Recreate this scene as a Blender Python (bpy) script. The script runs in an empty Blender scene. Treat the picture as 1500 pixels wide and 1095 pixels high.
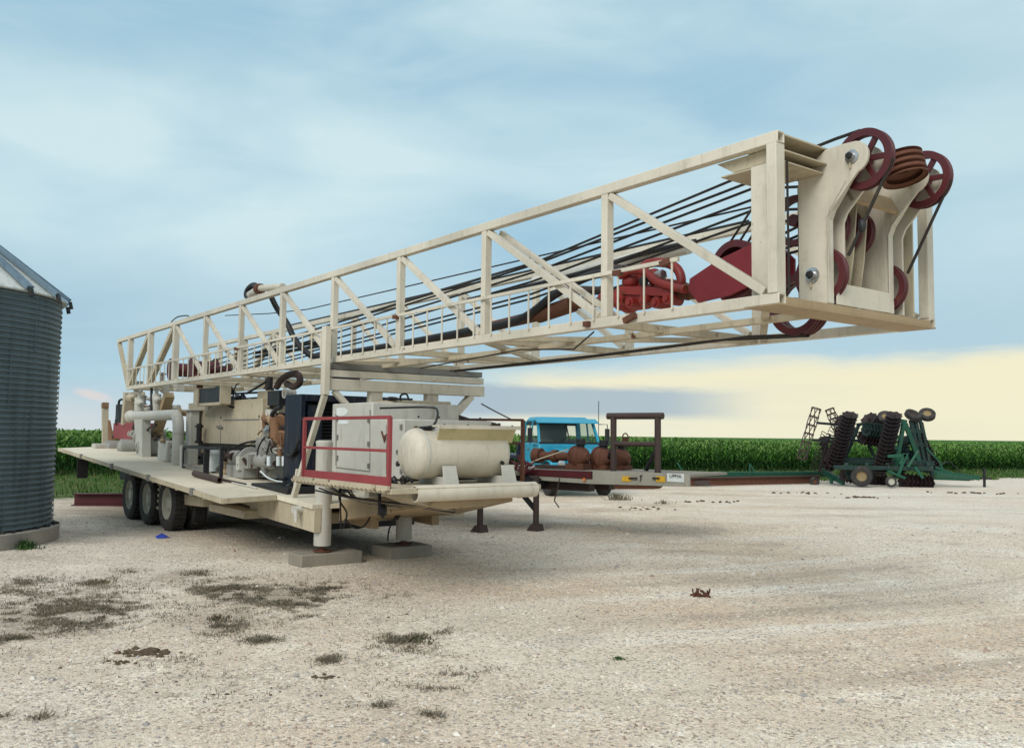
import bpy, math, random
import numpy as np
from mathutils import Vector, Matrix, noise as mnoise
random.seed(7)
scene = bpy.context.scene
COL = scene.collection
rad = math.radians

# ------------------------------------------------------------------ camera model
F, HC, CX, CY = 1300.0, 1.7, 750.0, 547.5
roll = math.atan(0.0113)
pitch = math.atan((637.0 - CY) * math.cos(roll) / F)
FW = Vector((0, math.cos(pitch), math.sin(pitch)))
UP0 = Vector((0, -math.sin(pitch), math.cos(pitch)))
RT = Vector((1, 0, 0)) * math.cos(roll) + UP0 * math.sin(roll)
UP = -Vector((1, 0, 0)) * math.sin(roll) + UP0 * math.cos(roll)
CAM = Vector((0, 0, HC))
def ray(px, py): return FW * F + RT * (px - CX) - UP * (py - CY)
def G(px, py, h=0.0):
    d = ray(px, py); return CAM + d * ((h - HC) / d.z)
def W(px, py, Y):
    d = ray(px, py); return CAM + d * (Y / d.y)

cam = bpy.data.cameras.new('camera'); camo = bpy.data.objects.new('camera', cam)
COL.objects.link(camo); scene.camera = camo
cam.sensor_fit = 'HORIZONTAL'; cam.sensor_width = 36.0; cam.lens = F / 1500.0 * 36.0
cam.clip_start = 0.1; cam.clip_end = 9000
M3 = Matrix((RT, UP, -FW)).transposed()
camo.matrix_world = Matrix.Translation(CAM) @ M3.to_4x4()

class Frame:
    """a thing's own frame: origin and heading on the ground"""
    def __init__(s, O, X):
        s.O = Vector(O); s.X = Vector((X[0], X[1], 0)).normalized()
        s.Y = Vector((-s.X.y, s.X.x, 0)); s.Z = Vector((0, 0, 1))
        s.rot = math.atan2(s.X.y, s.X.x)
    def loc(s, P):
        d = Vector(P) - s.O; return Vector((d.dot(s.X), d.dot(s.Y), d.z))
    def at(s, px, py, ax, val):
        d = ray(px, py); dl = (d.dot(s.X), d.dot(s.Y), d.z); c = s.loc(CAM)
        k = (val - c[ax]) / dl[ax]
        return Vector((c.x + dl[0] * k, c.y + dl[1] * k, c.z + dl[2] * k))

# ------------------------------------------------------------------ materials
def nd(t, typ, **kw):
    n = t.nodes.new(typ)
    for k, v in kw.items():
        if k in n.inputs: n.inputs[k].default_value = v
        else: setattr(n, k, v)
    return n
def lk(t, a, b): t.links.new(a, b)
def mixc(t, fac, a, b, mode='MIX'):
    n = t.nodes.new('ShaderNodeMix'); n.data_type = 'RGBA'; n.blend_type = mode
    for sock, v in ((n.inputs[0], fac), (n.inputs[6], a), (n.inputs[7], b)):
        if hasattr(v, 'links') or hasattr(v, 'is_linked'): lk(t, v, sock)
        elif isinstance(v, (int, float)): sock.default_value = v
        else: sock.default_value = (*v[:3], 1)
    return n.outputs[2]
def mth(t, op, a, b=None, c=None, clamp=False):
    n = t.nodes.new('ShaderNodeMath'); n.operation = op; n.use_clamp = clamp
    for i, v in enumerate((a, b, c)):
        if v is None: continue
        if hasattr(v, 'is_linked'): lk(t, v, n.inputs[i])
        else: n.inputs[i].default_value = v
    return n.outputs[0]
def ss(t, v, lo, hi):
    n = t.nodes.new('ShaderNodeMapRange'); n.interpolation_type = 'SMOOTHSTEP'
    lk(t, v, n.inputs[0]); n.inputs[1].default_value = lo; n.inputs[2].default_value = hi
    return n.outputs[0]
def noi(t, vec, scale, detail=4, rough=.55, dist=0.0):
    n = nd(t, 'ShaderNodeTexNoise', Scale=scale, Detail=detail, Roughness=rough, Distortion=dist)
    lk(t, vec, n.inputs['Vector']); return n.outputs[0]
def mapping(t, vec, sc=(1, 1, 1), rot=(0, 0, 0), loc=(0, 0, 0)):
    n = nd(t, 'ShaderNodeMapping'); n.inputs['Scale'].default_value = sc
    n.inputs['Rotation'].default_value = rot; n.inputs['Location'].default_value = loc
    lk(t, vec, n.inputs['Vector']); return n.outputs[0]
def newmat(name):
    m = bpy.data.materials.new(name); m.use_nodes = True; t = m.node_tree
    b = t.nodes['Principled BSDF']; return m, t, b
def paint(name, base, rough=.5, metal=0.0, dirt=(.16, .12, .08), dirtamt=.5, rust=(.13, .045, .018), rustamt=.0,
          sc=1.0, bump=.15, var=.18, spec=.4):
    m, t, b = newmat(name)
    co = nd(t, 'ShaderNodeTexCoord').outputs['Object']
    big = noi(t, co, .9 * sc, 5, .6); fine = noi(t, co, 14 * sc, 5, .65)
    st = noi(t, mapping(t, co, (6 * sc, 6 * sc, .7 * sc)), 1.6, 6, .7)
    c = mixc(t, ss(t, big, .3, .7), [x * (1 - var) for x in base], [min(1, x * (1 + var * .5)) for x in base])
    c = mixc(t, mth(t, 'MULTIPLY', ss(t, st, .5, .78), dirtamt), c, dirt)
    c = mixc(t, mth(t, 'MULTIPLY', ss(t, fine, .5, .85), dirtamt * .55), c, dirt)
    if rustamt > 0:
        r = noi(t, mapping(t, co, (1, 1, .8)), 5.5 * sc, 8, .72)
        th = .72 - .3 * rustamt
        rm = ss(t, r, th, th + .06)
        rv = mixc(t, ss(t, fine, .35, .65), rust, [x * .45 for x in rust])
        c = mixc(t, rm, c, rv)
    lk(t, c, b.inputs['Base Color'])
    lk(t, mth(t, 'ADD', mth(t, 'MULTIPLY', fine, .3), rough - .15, clamp=True), b.inputs['Roughness'])
    b.inputs['Metallic'].default_value = metal
    b.inputs['Specular IOR Level'].default_value = spec
    bn = nd(t, 'ShaderNodeBump', Strength=bump, Distance=.01)
    lk(t, mth(t, 'ADD', fine, mth(t, 'MULTIPLY', big, .6)), bn.inputs['Height']); lk(t, bn.outputs[0], b.inputs['Normal'])
    return m
CREAM = (.60, .55, .45)
MT = dict(
    cream=paint('cream_paint', CREAM, .5, dirtamt=.42, rustamt=.26),
    creamdirtyshade=paint('weathered_shaded_cream_paint', (.47, .405, .29), .6, dirtamt=.65, rustamt=.4),  # weathered paint, tanned further to hold the warm shade of the undersides
    creamgrey=paint('grey_cream_paint', (.52, .505, .45), .5, dirtamt=.45, rustamt=.22),
    lip=paint('yellowed_cream_paint', (.52, .45, .25), .6, dirtamt=.4, rustamt=.15),
    tan=paint('tan_paint', (.37, .27, .155), .6, dirtamt=.5, rustamt=.35),
    deck=paint('worn_deck_paint', (.66, .60, .47), .65, dirtamt=.3, rust=(.3, .17, .07), rustamt=.22, sc=.7),
    maroon=paint('maroon_paint', (.085, .013, .017), .5, dirtamt=.5, dirt=(.05, .02, .015), rustamt=.3, sc=2),
    red=paint('red_paint', (.25, .025, .02), .5, dirtamt=.6, dirt=(.06, .03, .02), rustamt=.5),
    redrail=paint('faded_red_paint', (.27, .045, .05), .55, dirtamt=.35, rustamt=.2),
    crimson=paint('crimson_block_paint', (.19, .016, .024), .5, dirtamt=.5, dirt=(.05, .02, .015), rustamt=.25),
    rust=paint('rusty_steel', (.12, .045, .025), .8, dirtamt=.6, dirt=(.04, .02, .014), rustamt=.5, rust=(.2, .07, .025), sc=2),
    brown=paint('brown_pipe_steel', (.055, .035, .03), .7, dirtamt=.4, dirt=(.09, .05, .035), rustamt=.2, sc=2),
    orange=paint('orange_rust_metal', (.22, .115, .06), .7, dirtamt=.6, rustamt=.4, sc=3),
    black=paint('black_steel', (.012, .013, .016), .5, dirtamt=.25, rustamt=.1),
    rubber=paint('tyre_rubber', (.028, .027, .026), .85, dirt=(.18, .155, .13), dirtamt=.8),
    hose=paint('black_hose', (.012, .012, .014), .55, dirtamt=.2),
    cable=paint('wire_rope', (.018, .014, .012), .6, dirtamt=.2),
    blue=paint('dark_blue_paint', (.006, .011, .024), .5, dirtamt=.4, rustamt=.15),
    truck=paint('bright_blue_truck_paint', (.025, .31, .46), .35, dirtamt=.3, rustamt=.05),
    green=paint('implement_green_paint', (.008, .075, .042), .5, dirtamt=.5, dirt=(.1, .09, .06), rustamt=.2),
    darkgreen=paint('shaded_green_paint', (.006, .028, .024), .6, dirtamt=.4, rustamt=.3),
    disc=paint('worn_disc_steel', (.02, .010, .010), .6, dirtamt=.4, dirt=(.07, .04, .03), rustamt=.3),
    yellowhub=paint('dusty_yellow_hub', (.26, .19, .09), .6, dirtamt=.6),
    beige=paint('worn_beige_steel', (.36, .345, .285), .6, dirtamt=.6, rustamt=.3),
    rim=paint('dusty_cream_rim', (.42, .41, .34), .6, dirtamt=.5, rustamt=.15),
    conc=paint('concrete', (.34, .31, .27), .9, dirtamt=.5, dirt=(.15, .13, .1), bump=.5, sc=2),
    wood=paint('weathered_block_timber', (.26, .23, .185), .85, dirtamt=.5, bump=.5, sc=2),
    greysteel=paint('bare_grey_steel', (.19, .185, .17), .6, dirtamt=.5, rustamt=.25),
    machine=paint('grimy_machine_grey', (.30, .30, .27), .6, dirtamt=.75, dirt=(.1, .07, .05), rustamt=.4),
    white=paint('white_plastic', (.62, .68, .68), .4, dirtamt=.1),
    plate=paint('white_sign_paint', (.72, .76, .74), .5, dirtamt=.2),
    yellow=paint('yellow_reflector_paint', (.72, .42, .03), .45, dirtamt=.2),
    amber=paint('amber_lens', (.8, .25, .05), .3, dirtamt=.1),
    bluecloth=paint('blue_cloth', (.02, .05, .35), .9, dirtamt=.2),
    chrome=paint('dull_chrome', (.5, .5, .5), .3, metal=.9, dirtamt=.2),
    ink=paint('black_marker', (.02, .02, .02), .7, dirtamt=0),
)
def glassmat(name, col, tr=.82):
    m, t, b = newmat(name)
    b.inputs['Base Color'].default_value = (*col, 1); b.inputs['Roughness'].default_value = .05
    tb = nd(t, 'ShaderNodeBsdfTransparent'); tb.inputs[0].default_value = (.82, .9, .88, 1)
    mx = nd(t, 'ShaderNodeMixShader'); mx.inputs[0].default_value = tr
    lk(t, b.outputs[0], mx.inputs[1]); lk(t, tb.outputs[0], mx.inputs[2])
    lk(t, mx.outputs[0], t.nodes['Material Output'].inputs[0]); return m
MT['glass'] = glassmat('window_glass', (.05, .07, .07))

def galvanised(name, base, metal=.35):
    m, t, b = newmat(name)
    co = nd(t, 'ShaderNodeTexCoord').outputs['Object']
    a = noi(t, co, 1.1, 5); f = noi(t, co, 22, 4)
    st = noi(t, mapping(t, co, (7, 7, .5)), 1.5, 5)
    c = mixc(t, ss(t, a, .3, .7), [x * .8 for x in base], base)
    c = mixc(t, mth(t, 'MULTIPLY', ss(t, st, .42, .72), .7), c, [x * .4 for x in base])
    c = mixc(t, mth(t, 'MULTIPLY', f, .25), c, [min(1, x * 1.5) for x in base])
    lk(t, c, b.inputs['Base Color']); b.inputs['Metallic'].default_value = metal
    b.inputs['Roughness'].default_value = .45
    return m
MT['galv'] = galvanised('galvanised_corrugated_steel', (.12, .165, .185))
MT['roofrib'] = galvanised('blue_grey_roof_rib', (.12, .19, .25), .2)
MT['roofpanel'] = galvanised('pale_roof_panel', (.62, .64, .60), .1)

# ------------------------------------------------------------------ mesh builder
class MB:
    def __init__(s): s.v = []; s.f = []; s.mi = []; s.mats = []; s.cur = 0
    def slot(s, m):
        if m not in s.mats: s.mats.append(m)
        s.cur = s.mats.index(m); return s
    def add(s, vs, fs):
        b = len(s.v); s.v += [tuple(v) for v in vs]
        for f in fs: s.f.append([b + i for i in f]); s.mi.append(s.cur)
        return s
    def box(s, x0, x1, y0, y1, z0, z1):
        vs = [(x, y, z) for z in (z0, z1) for y in (y0, y1) for x in (x0, x1)]
        return s.add(vs, [(0, 2, 3, 1), (4, 5, 7, 6), (0, 1, 5, 4), (2, 6, 7, 3), (0, 4, 6, 2), (1, 3, 7, 5)])
    def beam(s, p, q, w, h=None, up=(0, 0, 1)):
        p = Vector(p); q = Vector(q); h = w if h is None else h
        d = (q - p).normalized(); u = Vector(up)
        if abs(d.dot(u)) > .98: u = Vector((0, 1, 0))
        sd = d.cross(u).normalized(); u = sd.cross(d).normalized()
        vs = [c + sd * (a * w / 2) + u * (b * h / 2) for c in (p, q) for a, b in ((-1, -1), (1, -1), (1, 1), (-1, 1))]
        return s.add(vs, [(0, 1, 2, 3), (7, 6, 5, 4), (0, 4, 5, 1), (1, 5, 6, 2), (2, 6, 7, 3), (3, 7, 4, 0)])
    def hollow(s, p, q, w, h, tk=.012, dep=.25, up=(0, 0, 1)):
        """square tube from p to q with an open end at p"""
        p = Vector(p); q = Vector(q); d = (q - p).normalized(); u = Vector(up)
        sd = d.cross(u).normalized(); u = sd.cross(d).normalized(); C = ((-1, -1), (1, -1), (1, 1), (-1, 1))
        o = [c + sd * (a * w / 2) + u * (b * h / 2) for c in (p, q) for a, b in C]
        i_ = [c + sd * (a * (w / 2 - tk)) + u * (b * (h / 2 - tk)) for c in (p, p + d * dep) for a, b in C]
        fs = [(7, 6, 5, 4)]
        for k in range(4):
            n = (k + 1) % 4
            fs += [(k, k + 4, n + 4, n), (k, n, n + 8, k + 8), (k + 8, n + 8, n + 12, k + 12)]
        fs.append((12, 13, 14, 15)); return s.add(o + i_, fs)
    def lathe(s, c, ax, prof, seg=24, cap=True):
        c = Vector(c); a = Vector(ax).normalized()
        r0 = a.orthogonal().normalized(); r1 = a.cross(r0)
        vs = []; n = len(prof)
        for r, h in prof:
            for k in range(seg):
                an = 2 * math.pi * k / seg
                vs.append(c + a * h + (r0 * math.cos(an) + r1 * math.sin(an)) * r)
        fs = [(i * seg + k, i * seg + (k + 1) % seg, (i + 1) * seg + (k + 1) % seg, (i + 1) * seg + k) for i in range(n - 1) for k in range(seg)]
        if cap: fs += [tuple(range(seg))[::-1], tuple(range((n - 1) * seg, n * seg))]
        return s.add(vs, fs)
    def cyl(s, p, q, r, seg=16, r2=None):
        p = Vector(p); q = Vector(q); L = (q - p).length
        return s.lathe(p, q - p, [(r, 0), (r if r2 is None else r2, L)], seg)
    def tube(s, pts, r, seg=8, closed=False):
        pts = [Vector(p) for p in pts]; n = len(pts); vs = []; prev = None
        for i, p in enumerate(pts):
            d = (pts[(i + 1) % n] - pts[i - 1]) if closed else (pts[min(i + 1, n - 1)] - pts[max(i - 1, 0)])
            d.normalize()
            if prev is None: prev = d.orthogonal().normalized()
            prev = (prev - d * prev.dot(d)).normalized(); b = d.cross(prev)
            rr = r[i] if isinstance(r, (list, tuple)) else r
            for k in range(seg):
                an = 2 * math.pi * k / seg; vs.append(p + (prev * math.cos(an) + b * math.sin(an)) * rr)
        m = n if closed else n - 1
        fs = [(i * seg + k, i * seg + (k + 1) % seg, ((i + 1) % n) * seg + (k + 1) % seg, ((i + 1) % n) * seg + k) for i in range(m) for k in range(seg)]
        if not closed: fs += [tuple(range(seg))[::-1], tuple(range((n - 1) * seg, n * seg))]
        return s.add(vs, fs)
    def prism(s, poly, off):
        """polygon (3D points) pushed along off"""
        poly = [Vector(p) for p in poly]; off = Vector(off); n = len(poly)
        fs = [tuple(range(n)), tuple(range(n, 2 * n))[::-1]] + [(i, i + n, (i + 1) % n + n, (i + 1) % n) for i in range(n)]
        return s.add(poly + [p + off for p in poly], fs)
    def ball(s, c, rx, ry=None, rz=None, seg=14, rings=8, jit=0):
        ry = rx if ry is None else ry; rz = rx if rz is None else rz; vs = []; fs = []
        for i in range(rings + 1):
            th = math.pi * i / rings
            for k in range(seg):
                an = 2 * math.pi * k / seg; j = 1 + jit * (random.random() - .5)
                vs.append((c[0] + rx * math.sin(th) * math.cos(an) * j, c[1] + ry * math.sin(th) * math.sin(an) * j, c[2] + rz * math.cos(th) * j))
        for i in range(rings):
            for k in range(seg): fs.append((i * seg + k, (i + 1) * seg + k, (i + 1) * seg + (k + 1) % seg, i * seg + (k + 1) % seg))
        return s.add(vs, fs)
    def build(s, name, mat=None, parent=None, bevel=0.0, smooth=True, kind=None, label=None):
        me = bpy.data.meshes.new(name); me.from_pydata(s.v, [], s.f)
        if s.mats:
            for m in s.mats: me.materials.append(MT[m] if isinstance(m, str) else m)
            me.polygons.foreach_set('material_index', s.mi)
        else: me.materials.append(MT[mat] if isinstance(mat, str) else mat)
        me.validate(); me.update()
        o = bpy.data.objects.new(name, me); COL.objects.link(o)
        if smooth:
            me.polygons.foreach_set('use_smooth', [True] * len(me.polygons))
            me.set_sharp_from_angle(angle=rad(38))
        if bevel:
            bm = o.modifiers.new('edge', 'BEVEL'); bm.width = bevel; bm.segments = 2; bm.limit_method = 'ANGLE'; bm.angle_limit = rad(50)
        if parent is not None: o.parent = parent
        if kind: o['kind'] = kind
        if label: o['label'] = label
        return o
def spline(pts, n=8):
    P = [Vector(p) for p in pts]; P = [P[0] * 2 - P[1]] + P + [P[-1] * 2 - P[-2]]; out = []
    for i in range(1, len(P) - 2):
        for k in range(n):
            t = k / n; a, b, c, d = P[i - 1:i + 3]
            out.append(.5 * ((2 * b) + (c - a) * t + (2 * a - 5 * b + 4 * c - d) * t * t + (3 * b - a - 3 * c + d) * t ** 3))
    return out + [P[-2]]
def thing(name, label, cat, O=(0, 0, 0), rot=0.0, group=None):
    o = bpy.data.objects.new(name, None); COL.objects.link(o)
    o.location = O; o.rotation_euler = (0, 0, rot); o.empty_display_size = .3
    tag(o, label, cat, group); return o
def tag(o, label, cat, group=None, kind=None):
    o['label'] = label; o['category'] = cat
    if group: o['group'] = group
    if kind: o['kind'] = kind
    return o
def copy_tree(o, parent=None):
    c = o.copy(); COL.objects.link(c); c.parent = parent
    for ch in list(o.children): copy_tree(ch, c)
    return c
V = Vector

# ------------------------------------------------------------------ world and light
def make_world():
    w = bpy.data.worlds.new('World'); scene.world = w; w.use_nodes = True; t = w.node_tree
    for n in list(t.nodes): t.nodes.remove(n)
    out = nd(t, 'ShaderNodeOutputWorld'); bg = nd(t, 'ShaderNodeBackground')
    co = nd(t, 'ShaderNodeTexCoord').outputs['Generated']
    sx = nd(t, 'ShaderNodeSeparateXYZ'); lk(t, co, sx.inputs[0])
    X, Y, Z = sx.outputs
    el = mth(t, 'MULTIPLY', mth(t, 'ARCSINE', Z), 57.2958)
    az = mth(t, 'MULTIPLY', mth(t, 'ARCTAN2', X, Y), 57.2958)
    sky = nd(t, 'ShaderNodeTexSky'); sky.sky_type = 'NISHITA'; sky.sun_disc = False
    sky.sun_elevation = rad(35); sky.sun_rotation = rad(207)
    nis = mixc(t, 1.0, sky.outputs[0], (.09, .09, .09), 'MULTIPLY')
    cb = nd(t, 'ShaderNodeCombineXYZ'); lk(t, mth(t, 'MULTIPLY', az, .045), cb.inputs[0]); lk(t, mth(t, 'MULTIPLY', el, .12), cb.inputs[1])
    sv = mapping(t, cb.outputs[0], (1, 1, 1), (0, 0, rad(-24)))
    n1 = noi(t, mapping(t, sv, (1, 1, 1), (0, 0, 0), (2.3, .4, 0)), 1.0, 4, .5, .4); n2 = noi(t, mapping(t, cb.outputs[0], (.9, 1.2, 1), (0, 0, rad(-25)), (3, 1, 0)), 1.9, 7, .55, .8)
    n3 = noi(t, mapping(t, cb.outputs[0], (1.0, 2.6, 1), (0, 0, 0), (7, 2, 0)), 1.5, 7, .6, .4)
    # blue overcast: deeper left centre, paler right and in drifts
    f = mth(t, 'ADD', mth(t, 'MULTIPLY', ss(t, n1, .34, .68), .6), mth(t, 'MULTIPLY', ss(t, n2, .3, .75), .30), clamp=True)
    # broad pale drift on the left, as in an overcast with one brighter patch
    g1 = mth(t, 'POWER', mth(t, 'DIVIDE', mth(t, 'ADD', az, 19), 15), 2); g2 = mth(t, 'POWER', mth(t, 'DIVIDE', mth(t, 'SUBTRACT', el, 15), 6.5), 2)
    gl = mth(t, 'SUBTRACT', 1.0, ss(t, mth(t, 'ADD', mth(t, 'ADD', g1, g2), mth(t, 'MULTIPLY', n2, 1.2)), .5, 2.4))
    f = mth(t, 'ADD', f, mth(t, 'MULTIPLY', gl, .5), clamp=True)
    deep = (.36, .59, .735); pale = (.66, .84, .88)
    c = mixc(t, f, deep, pale)
    c = mixc(t, mth(t, 'MULTIPLY', ss(t, az, 8, 34), .55), c, (.62, .79, .82))
    # higher, out of frame: even bright grey-white cloud
    c = mixc(t, ss(t, el, 24, 55), c, (.72, .78, .82))
    # low haze on the left
    low = mth(t, 'SUBTRACT', 1.0, ss(t, el, .0, 4.2))
    c = mixc(t, mth(t, 'MULTIPLY', low, .8), c, (.70, .74, .76))
    # slate-blue layer
    lay = mth(t, 'MULTIPLY', mth(t, 'MULTIPLY', ss(t, el, 3.0, 5.5), mth(t, 'SUBTRACT', 1.0, ss(t, el, 7, 13))), .5)
    c = mixc(t, lay, c, (.37, .55, .68))
    # warm clear band along the horizon, right and centre
    edge = mth(t, 'ADD', mth(t, 'MULTIPLY', az, .05), 3.95)
    edge = mth(t, 'ADD', edge, mth(t, 'MULTIPLY', mth(t, 'SUBTRACT', n3, .5), 3.2))
    edge = mth(t, 'ADD', edge, mth(t, 'MULTIPLY', mth(t, 'SUBTRACT', n2, .5), 1.5))
    dlt = mth(t, 'SUBTRACT', edge, el)
    warm = mth(t, 'MULTIPLY', ss(t, dlt, -.7, 1.2), ss(t, az, -5.0, 3.0))
    warm = mth(t, 'MULTIPLY', warm, mth(t, 'SUBTRACT', 1.0, ss(t, az, 60, 110)))
    wc = mixc(t, ss(t, mth(t, 'ADD', el, mth(t, 'MULTIPLY', n3, 2)), .8, 5), (.90, .88, .68), (.92, .86, .62))
    wc = mixc(t, mth(t, 'MULTIPLY', ss(t, n3, .48, .66), .35), wc, (.74, .78, .68))
    wc = mixc(t, mth(t, 'MULTIPLY', ss(t, az, 8, 24), .35), wc, (.93, .87, .60))
    c = mixc(t, warm, c, wc)
    # long grey-blue bank inside the warm band
    bank = mth(t, 'MULTIPLY', ss(t, el, .9, 1.6), mth(t, 'SUBTRACT', 1.0, ss(t, mth(t, 'ADD', el, mth(t, 'MULTIPLY', mth(t, 'SUBTRACT', n3, .5), 2.2)), 2.8, 3.5)))
    bank = mth(t, 'MULTIPLY', bank, mth(t, 'SUBTRACT', 1.0, ss(t, az, 9, 17)))
    bank = mth(t, 'MULTIPLY', bank, ss(t, az, -8, -2))
    c = mixc(t, mth(t, 'MULTIPLY', bank, .9), c, (.38, .50, .60))
    # small pink cloud at the left horizon
    e1 = mth(t, 'POWER', mth(t, 'DIVIDE', mth(t, 'SUBTRACT', az, -25.4), 1.1), 2)
    e2 = mth(t, 'POWER', mth(t, 'DIVIDE', mth(t, 'ADD', mth(t, 'SUBTRACT', el, 2.15), mth(t, 'MULTIPLY', mth(t, 'ADD', az, 25.6), .25)), .30), 2)
    pk = mth(t, 'SUBTRACT', 1.0, ss(t, mth(t, 'ADD', mth(t, 'ADD', e1, e2), mth(t, 'MULTIPLY', mth(t, 'SUBTRACT', n3, .5), 5.0)), .0, 1.8))
    c = mixc(t, mth(t, 'MULTIPLY', pk, .5), c, (.92, .72, .64))
    c = mixc(t, .93, nis, c)
    lk(t, c, bg.inputs[0]); bg.inputs[1].default_value = 1.0
    lk(t, bg.outputs[0], out.inputs[0])
make_world()
sun = bpy.data.lights.new('sun', 'SUN'); suno = bpy.data.objects.new('sun', sun); COL.objects.link(suno)
sun.energy = 2.3; sun.angle = rad(32); sun.color = (1, .96, .90)
sdir = V((math.sin(rad(207)) * math.cos(rad(35)), math.cos(rad(207)) * math.cos(rad(35)), math.sin(rad(35))))
suno.rotation_euler = sdir.to_track_quat('Z', 'Y').to_euler()

# ------------------------------------------------------------------ ground
def grass_edge(x):
    if x < 8: return 21.8 + (x + 12) * .61
    return 34 + (x - 8) * .47
def corn_edge(x): return 34 + (x + 16) * .36
def gz(x, y):
    d = math.hypot(x, y)
    k = min(1, max(0, (60 - d) / 40))
    return k * (.02 * mnoise.noise(V((x * .35, y * .35, 0))) + .008 * mnoise.noise(V((x * 1.7, y * 1.7, 3)))) - .006
PATCHES = [(90, 880, 110, 40, 120), (420, 895, 140, 30, 60), (250, 850, 90, 14, 40), (330, 1000, 160, 25, 30), (20, 868, 40, 6, 100), (240, 905, 60, 10, 40), (560, 870, 50, 8, 30), (700, 985, 40, 6, 30), (230, 965, 60, 8, 40), (600, 965, 60, 8, 30), (50, 900, 90, 30, 900), (110, 912, 60, 12, 200), (150, 890, 50, 10, 220), (30, 853, 32, 7, 160), (150, 852, 28, 5, 110), (330, 862, 42, 12, 380),
                                (400, 872, 85, 16, 700), (440, 882, 30, 8, 200), (320, 918, 30, 9, 170), (450, 905, 22, 8, 70), (15, 937, 16, 6, 90),
                                (385, 936, 20, 4, 60), (600, 937, 34, 11, 210), (630, 920, 22, 6, 60), (490, 860, 24, 6, 80), (290, 840, 20, 4, 60), (190, 836, 22, 3, 40),
                                (640, 1000, 30, 6, 60), (545, 1030, 20, 5, 50), (480, 965, 14, 4, 40), (1090, 808, 34, 6, 0), (30, 1050, 30, 6, 50), (620, 1048, 18, 4, 40)]
def make_ground():
    xs = [0]; st = .25
    st = .13
    while xs[-1] < 4500: xs.append(xs[-1] + st); st = st if xs[-1] < 10 else st * 1.09
    xs = [-x for x in xs[:0:-1]] + xs
    ys = [2]; st = .25
    st = .13
    while ys[-1] < 4500: ys.append(ys[-1] + st); st = st if ys[-1] < 14 else st * 1.08
    back = [1.5]; st = .5
    while back[-1] > -4500: back.append(back[-1] - st); st *= 1.5
    ys = back[::-1] + ys
    vs = [(x, y, gz(x, y)) for y in ys for x in xs]; nx = len(xs)
    fs = [(j * nx + i, j * nx + i + 1, (j + 1) * nx + i + 1, (j + 1) * nx + i) for j in range(len(ys) - 1) for i in range(nx - 1)]
    m, t, b = newmat('gravel_ground')
    co = nd(t, 'ShaderNodeTexCoord').outputs['Object']
    sx = nd(t, 'ShaderNodeSeparateXYZ'); lk(t, co, sx.inputs[0]); X, Y, Z = sx.outputs
    A = noi(t, co, .22, 5, .55); B = noi(t, mapping(t, co, (1, 1, 1), (0, 0, .6), (9, 4, 0)), .8, 6, .62); D = noi(t, co, 5, 6, .7)
    c = mixc(t, ss(t, A, .38, .62), (.67, .525, .385), (.70, .60, .475))
    lft = mth(t, 'SUBTRACT', 1.0, ss(t, mth(t, 'SUBTRACT', X, mth(t, 'MULTIPLY', Y, .05)), -5.5, 1.5))
    c = mixc(t, mth(t, 'MULTIPLY', lft, .4), c, (.58, .545, .485))
    c = mixc(t, mth(t, 'MULTIPLY', ss(t, B, .52, .70), .8), c, (.82, .73, .60))
    c = mixc(t, mth(t, 'MULTIPLY', ss(t, B, .46, .30), .6), c, (.36, .28, .21))
    # wheel tracks sweeping in arcs round a point ahead left
    dx = mth(t, 'SUBTRACT', X, -3.0); dy = mth(t, 'SUBTRACT', Y, 26.0)
    rr = mth(t, 'SQRT', mth(t, 'ADD', mth(t, 'MULTIPLY', dx, dx), mth(t, 'MULTIPLY', dy, dy)))
    an = mth(t, 'ARCTAN2', dy, dx)
    pc = nd(t, 'ShaderNodeCombineXYZ'); lk(t, mth(t, 'MULTIPLY', rr, 1.25), pc.inputs[0]); lk(t, mth(t, 'MULTIPLY', an, 1.4), pc.inputs[1])
    tr = noi(t, pc.outputs[0], 1.0, 5, .6)
    trm = mth(t, 'MULTIPLY', ss(t, X, -1.5, 3.0), ss(t, mth(t, 'SUBTRACT', 15.0, Y), 0, 4))
    c = mixc(t, mth(t, 'MULTIPLY', mth(t, 'MULTIPLY', ss(t, tr, .5, .66), trm), .85), c, (.86, .79, .68))
    c = mixc(t, mth(t, 'MULTIPLY', mth(t, 'MULTIPLY', ss(t, tr, .47, .33), trm), .7), c, (.38, .31, .24))
    # far yard: horizontal drifts
    fd = noi(t, mapping(t, co, (.12, .55, 1), (0, 0, .12)), 1.6, 6, .65)
    fdm = ss(t, Y, 9, 16)
    c = mixc(t, mth(t, 'MULTIPLY', mth(t, 'MULTIPLY', ss(t, fd, .52, .66), fdm), .6), c, (.74, .68, .59))
    c = mixc(t, mth(t, 'MULTIPLY', mth(t, 'MULTIPLY', ss(t, fd, .46, .34), fdm), .5), c, (.34, .275, .21))
    # pebbles
    v1 = nd(t, 'ShaderNodeTexVoronoi', Scale=46.0, Randomness=1.0); lk(t, co, v1.inputs['Vector'])
    v2 = nd(t, 'ShaderNodeTexVoronoi', Scale=120.0, Randomness=1.0); lk(t, co, v2.inputs['Vector'])
    g1 = nd(t, 'ShaderNodeSeparateColor'); lk(t, v1.outputs['Color'], g1.inputs[0])
    g2 = nd(t, 'ShaderNodeSeparateColor'); lk(t, v2.outputs['Color'], g2.inputs[0])
    E = noi(t, co, 2.1, 6, .7); stony = ss(t, E, .38, .62)
    dust = mth(t, 'SUBTRACT', 1.0, stony)
    pv = mth(t, 'ADD', mth(t, 'MULTIPLY', g1.outputs[0], .62), mth(t, 'MULTIPLY', g2.outputs[0], .62)); pv = mth(t, 'ADD', pv, .40)
    pm = nd(t, 'ShaderNodeCombineColor')
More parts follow.
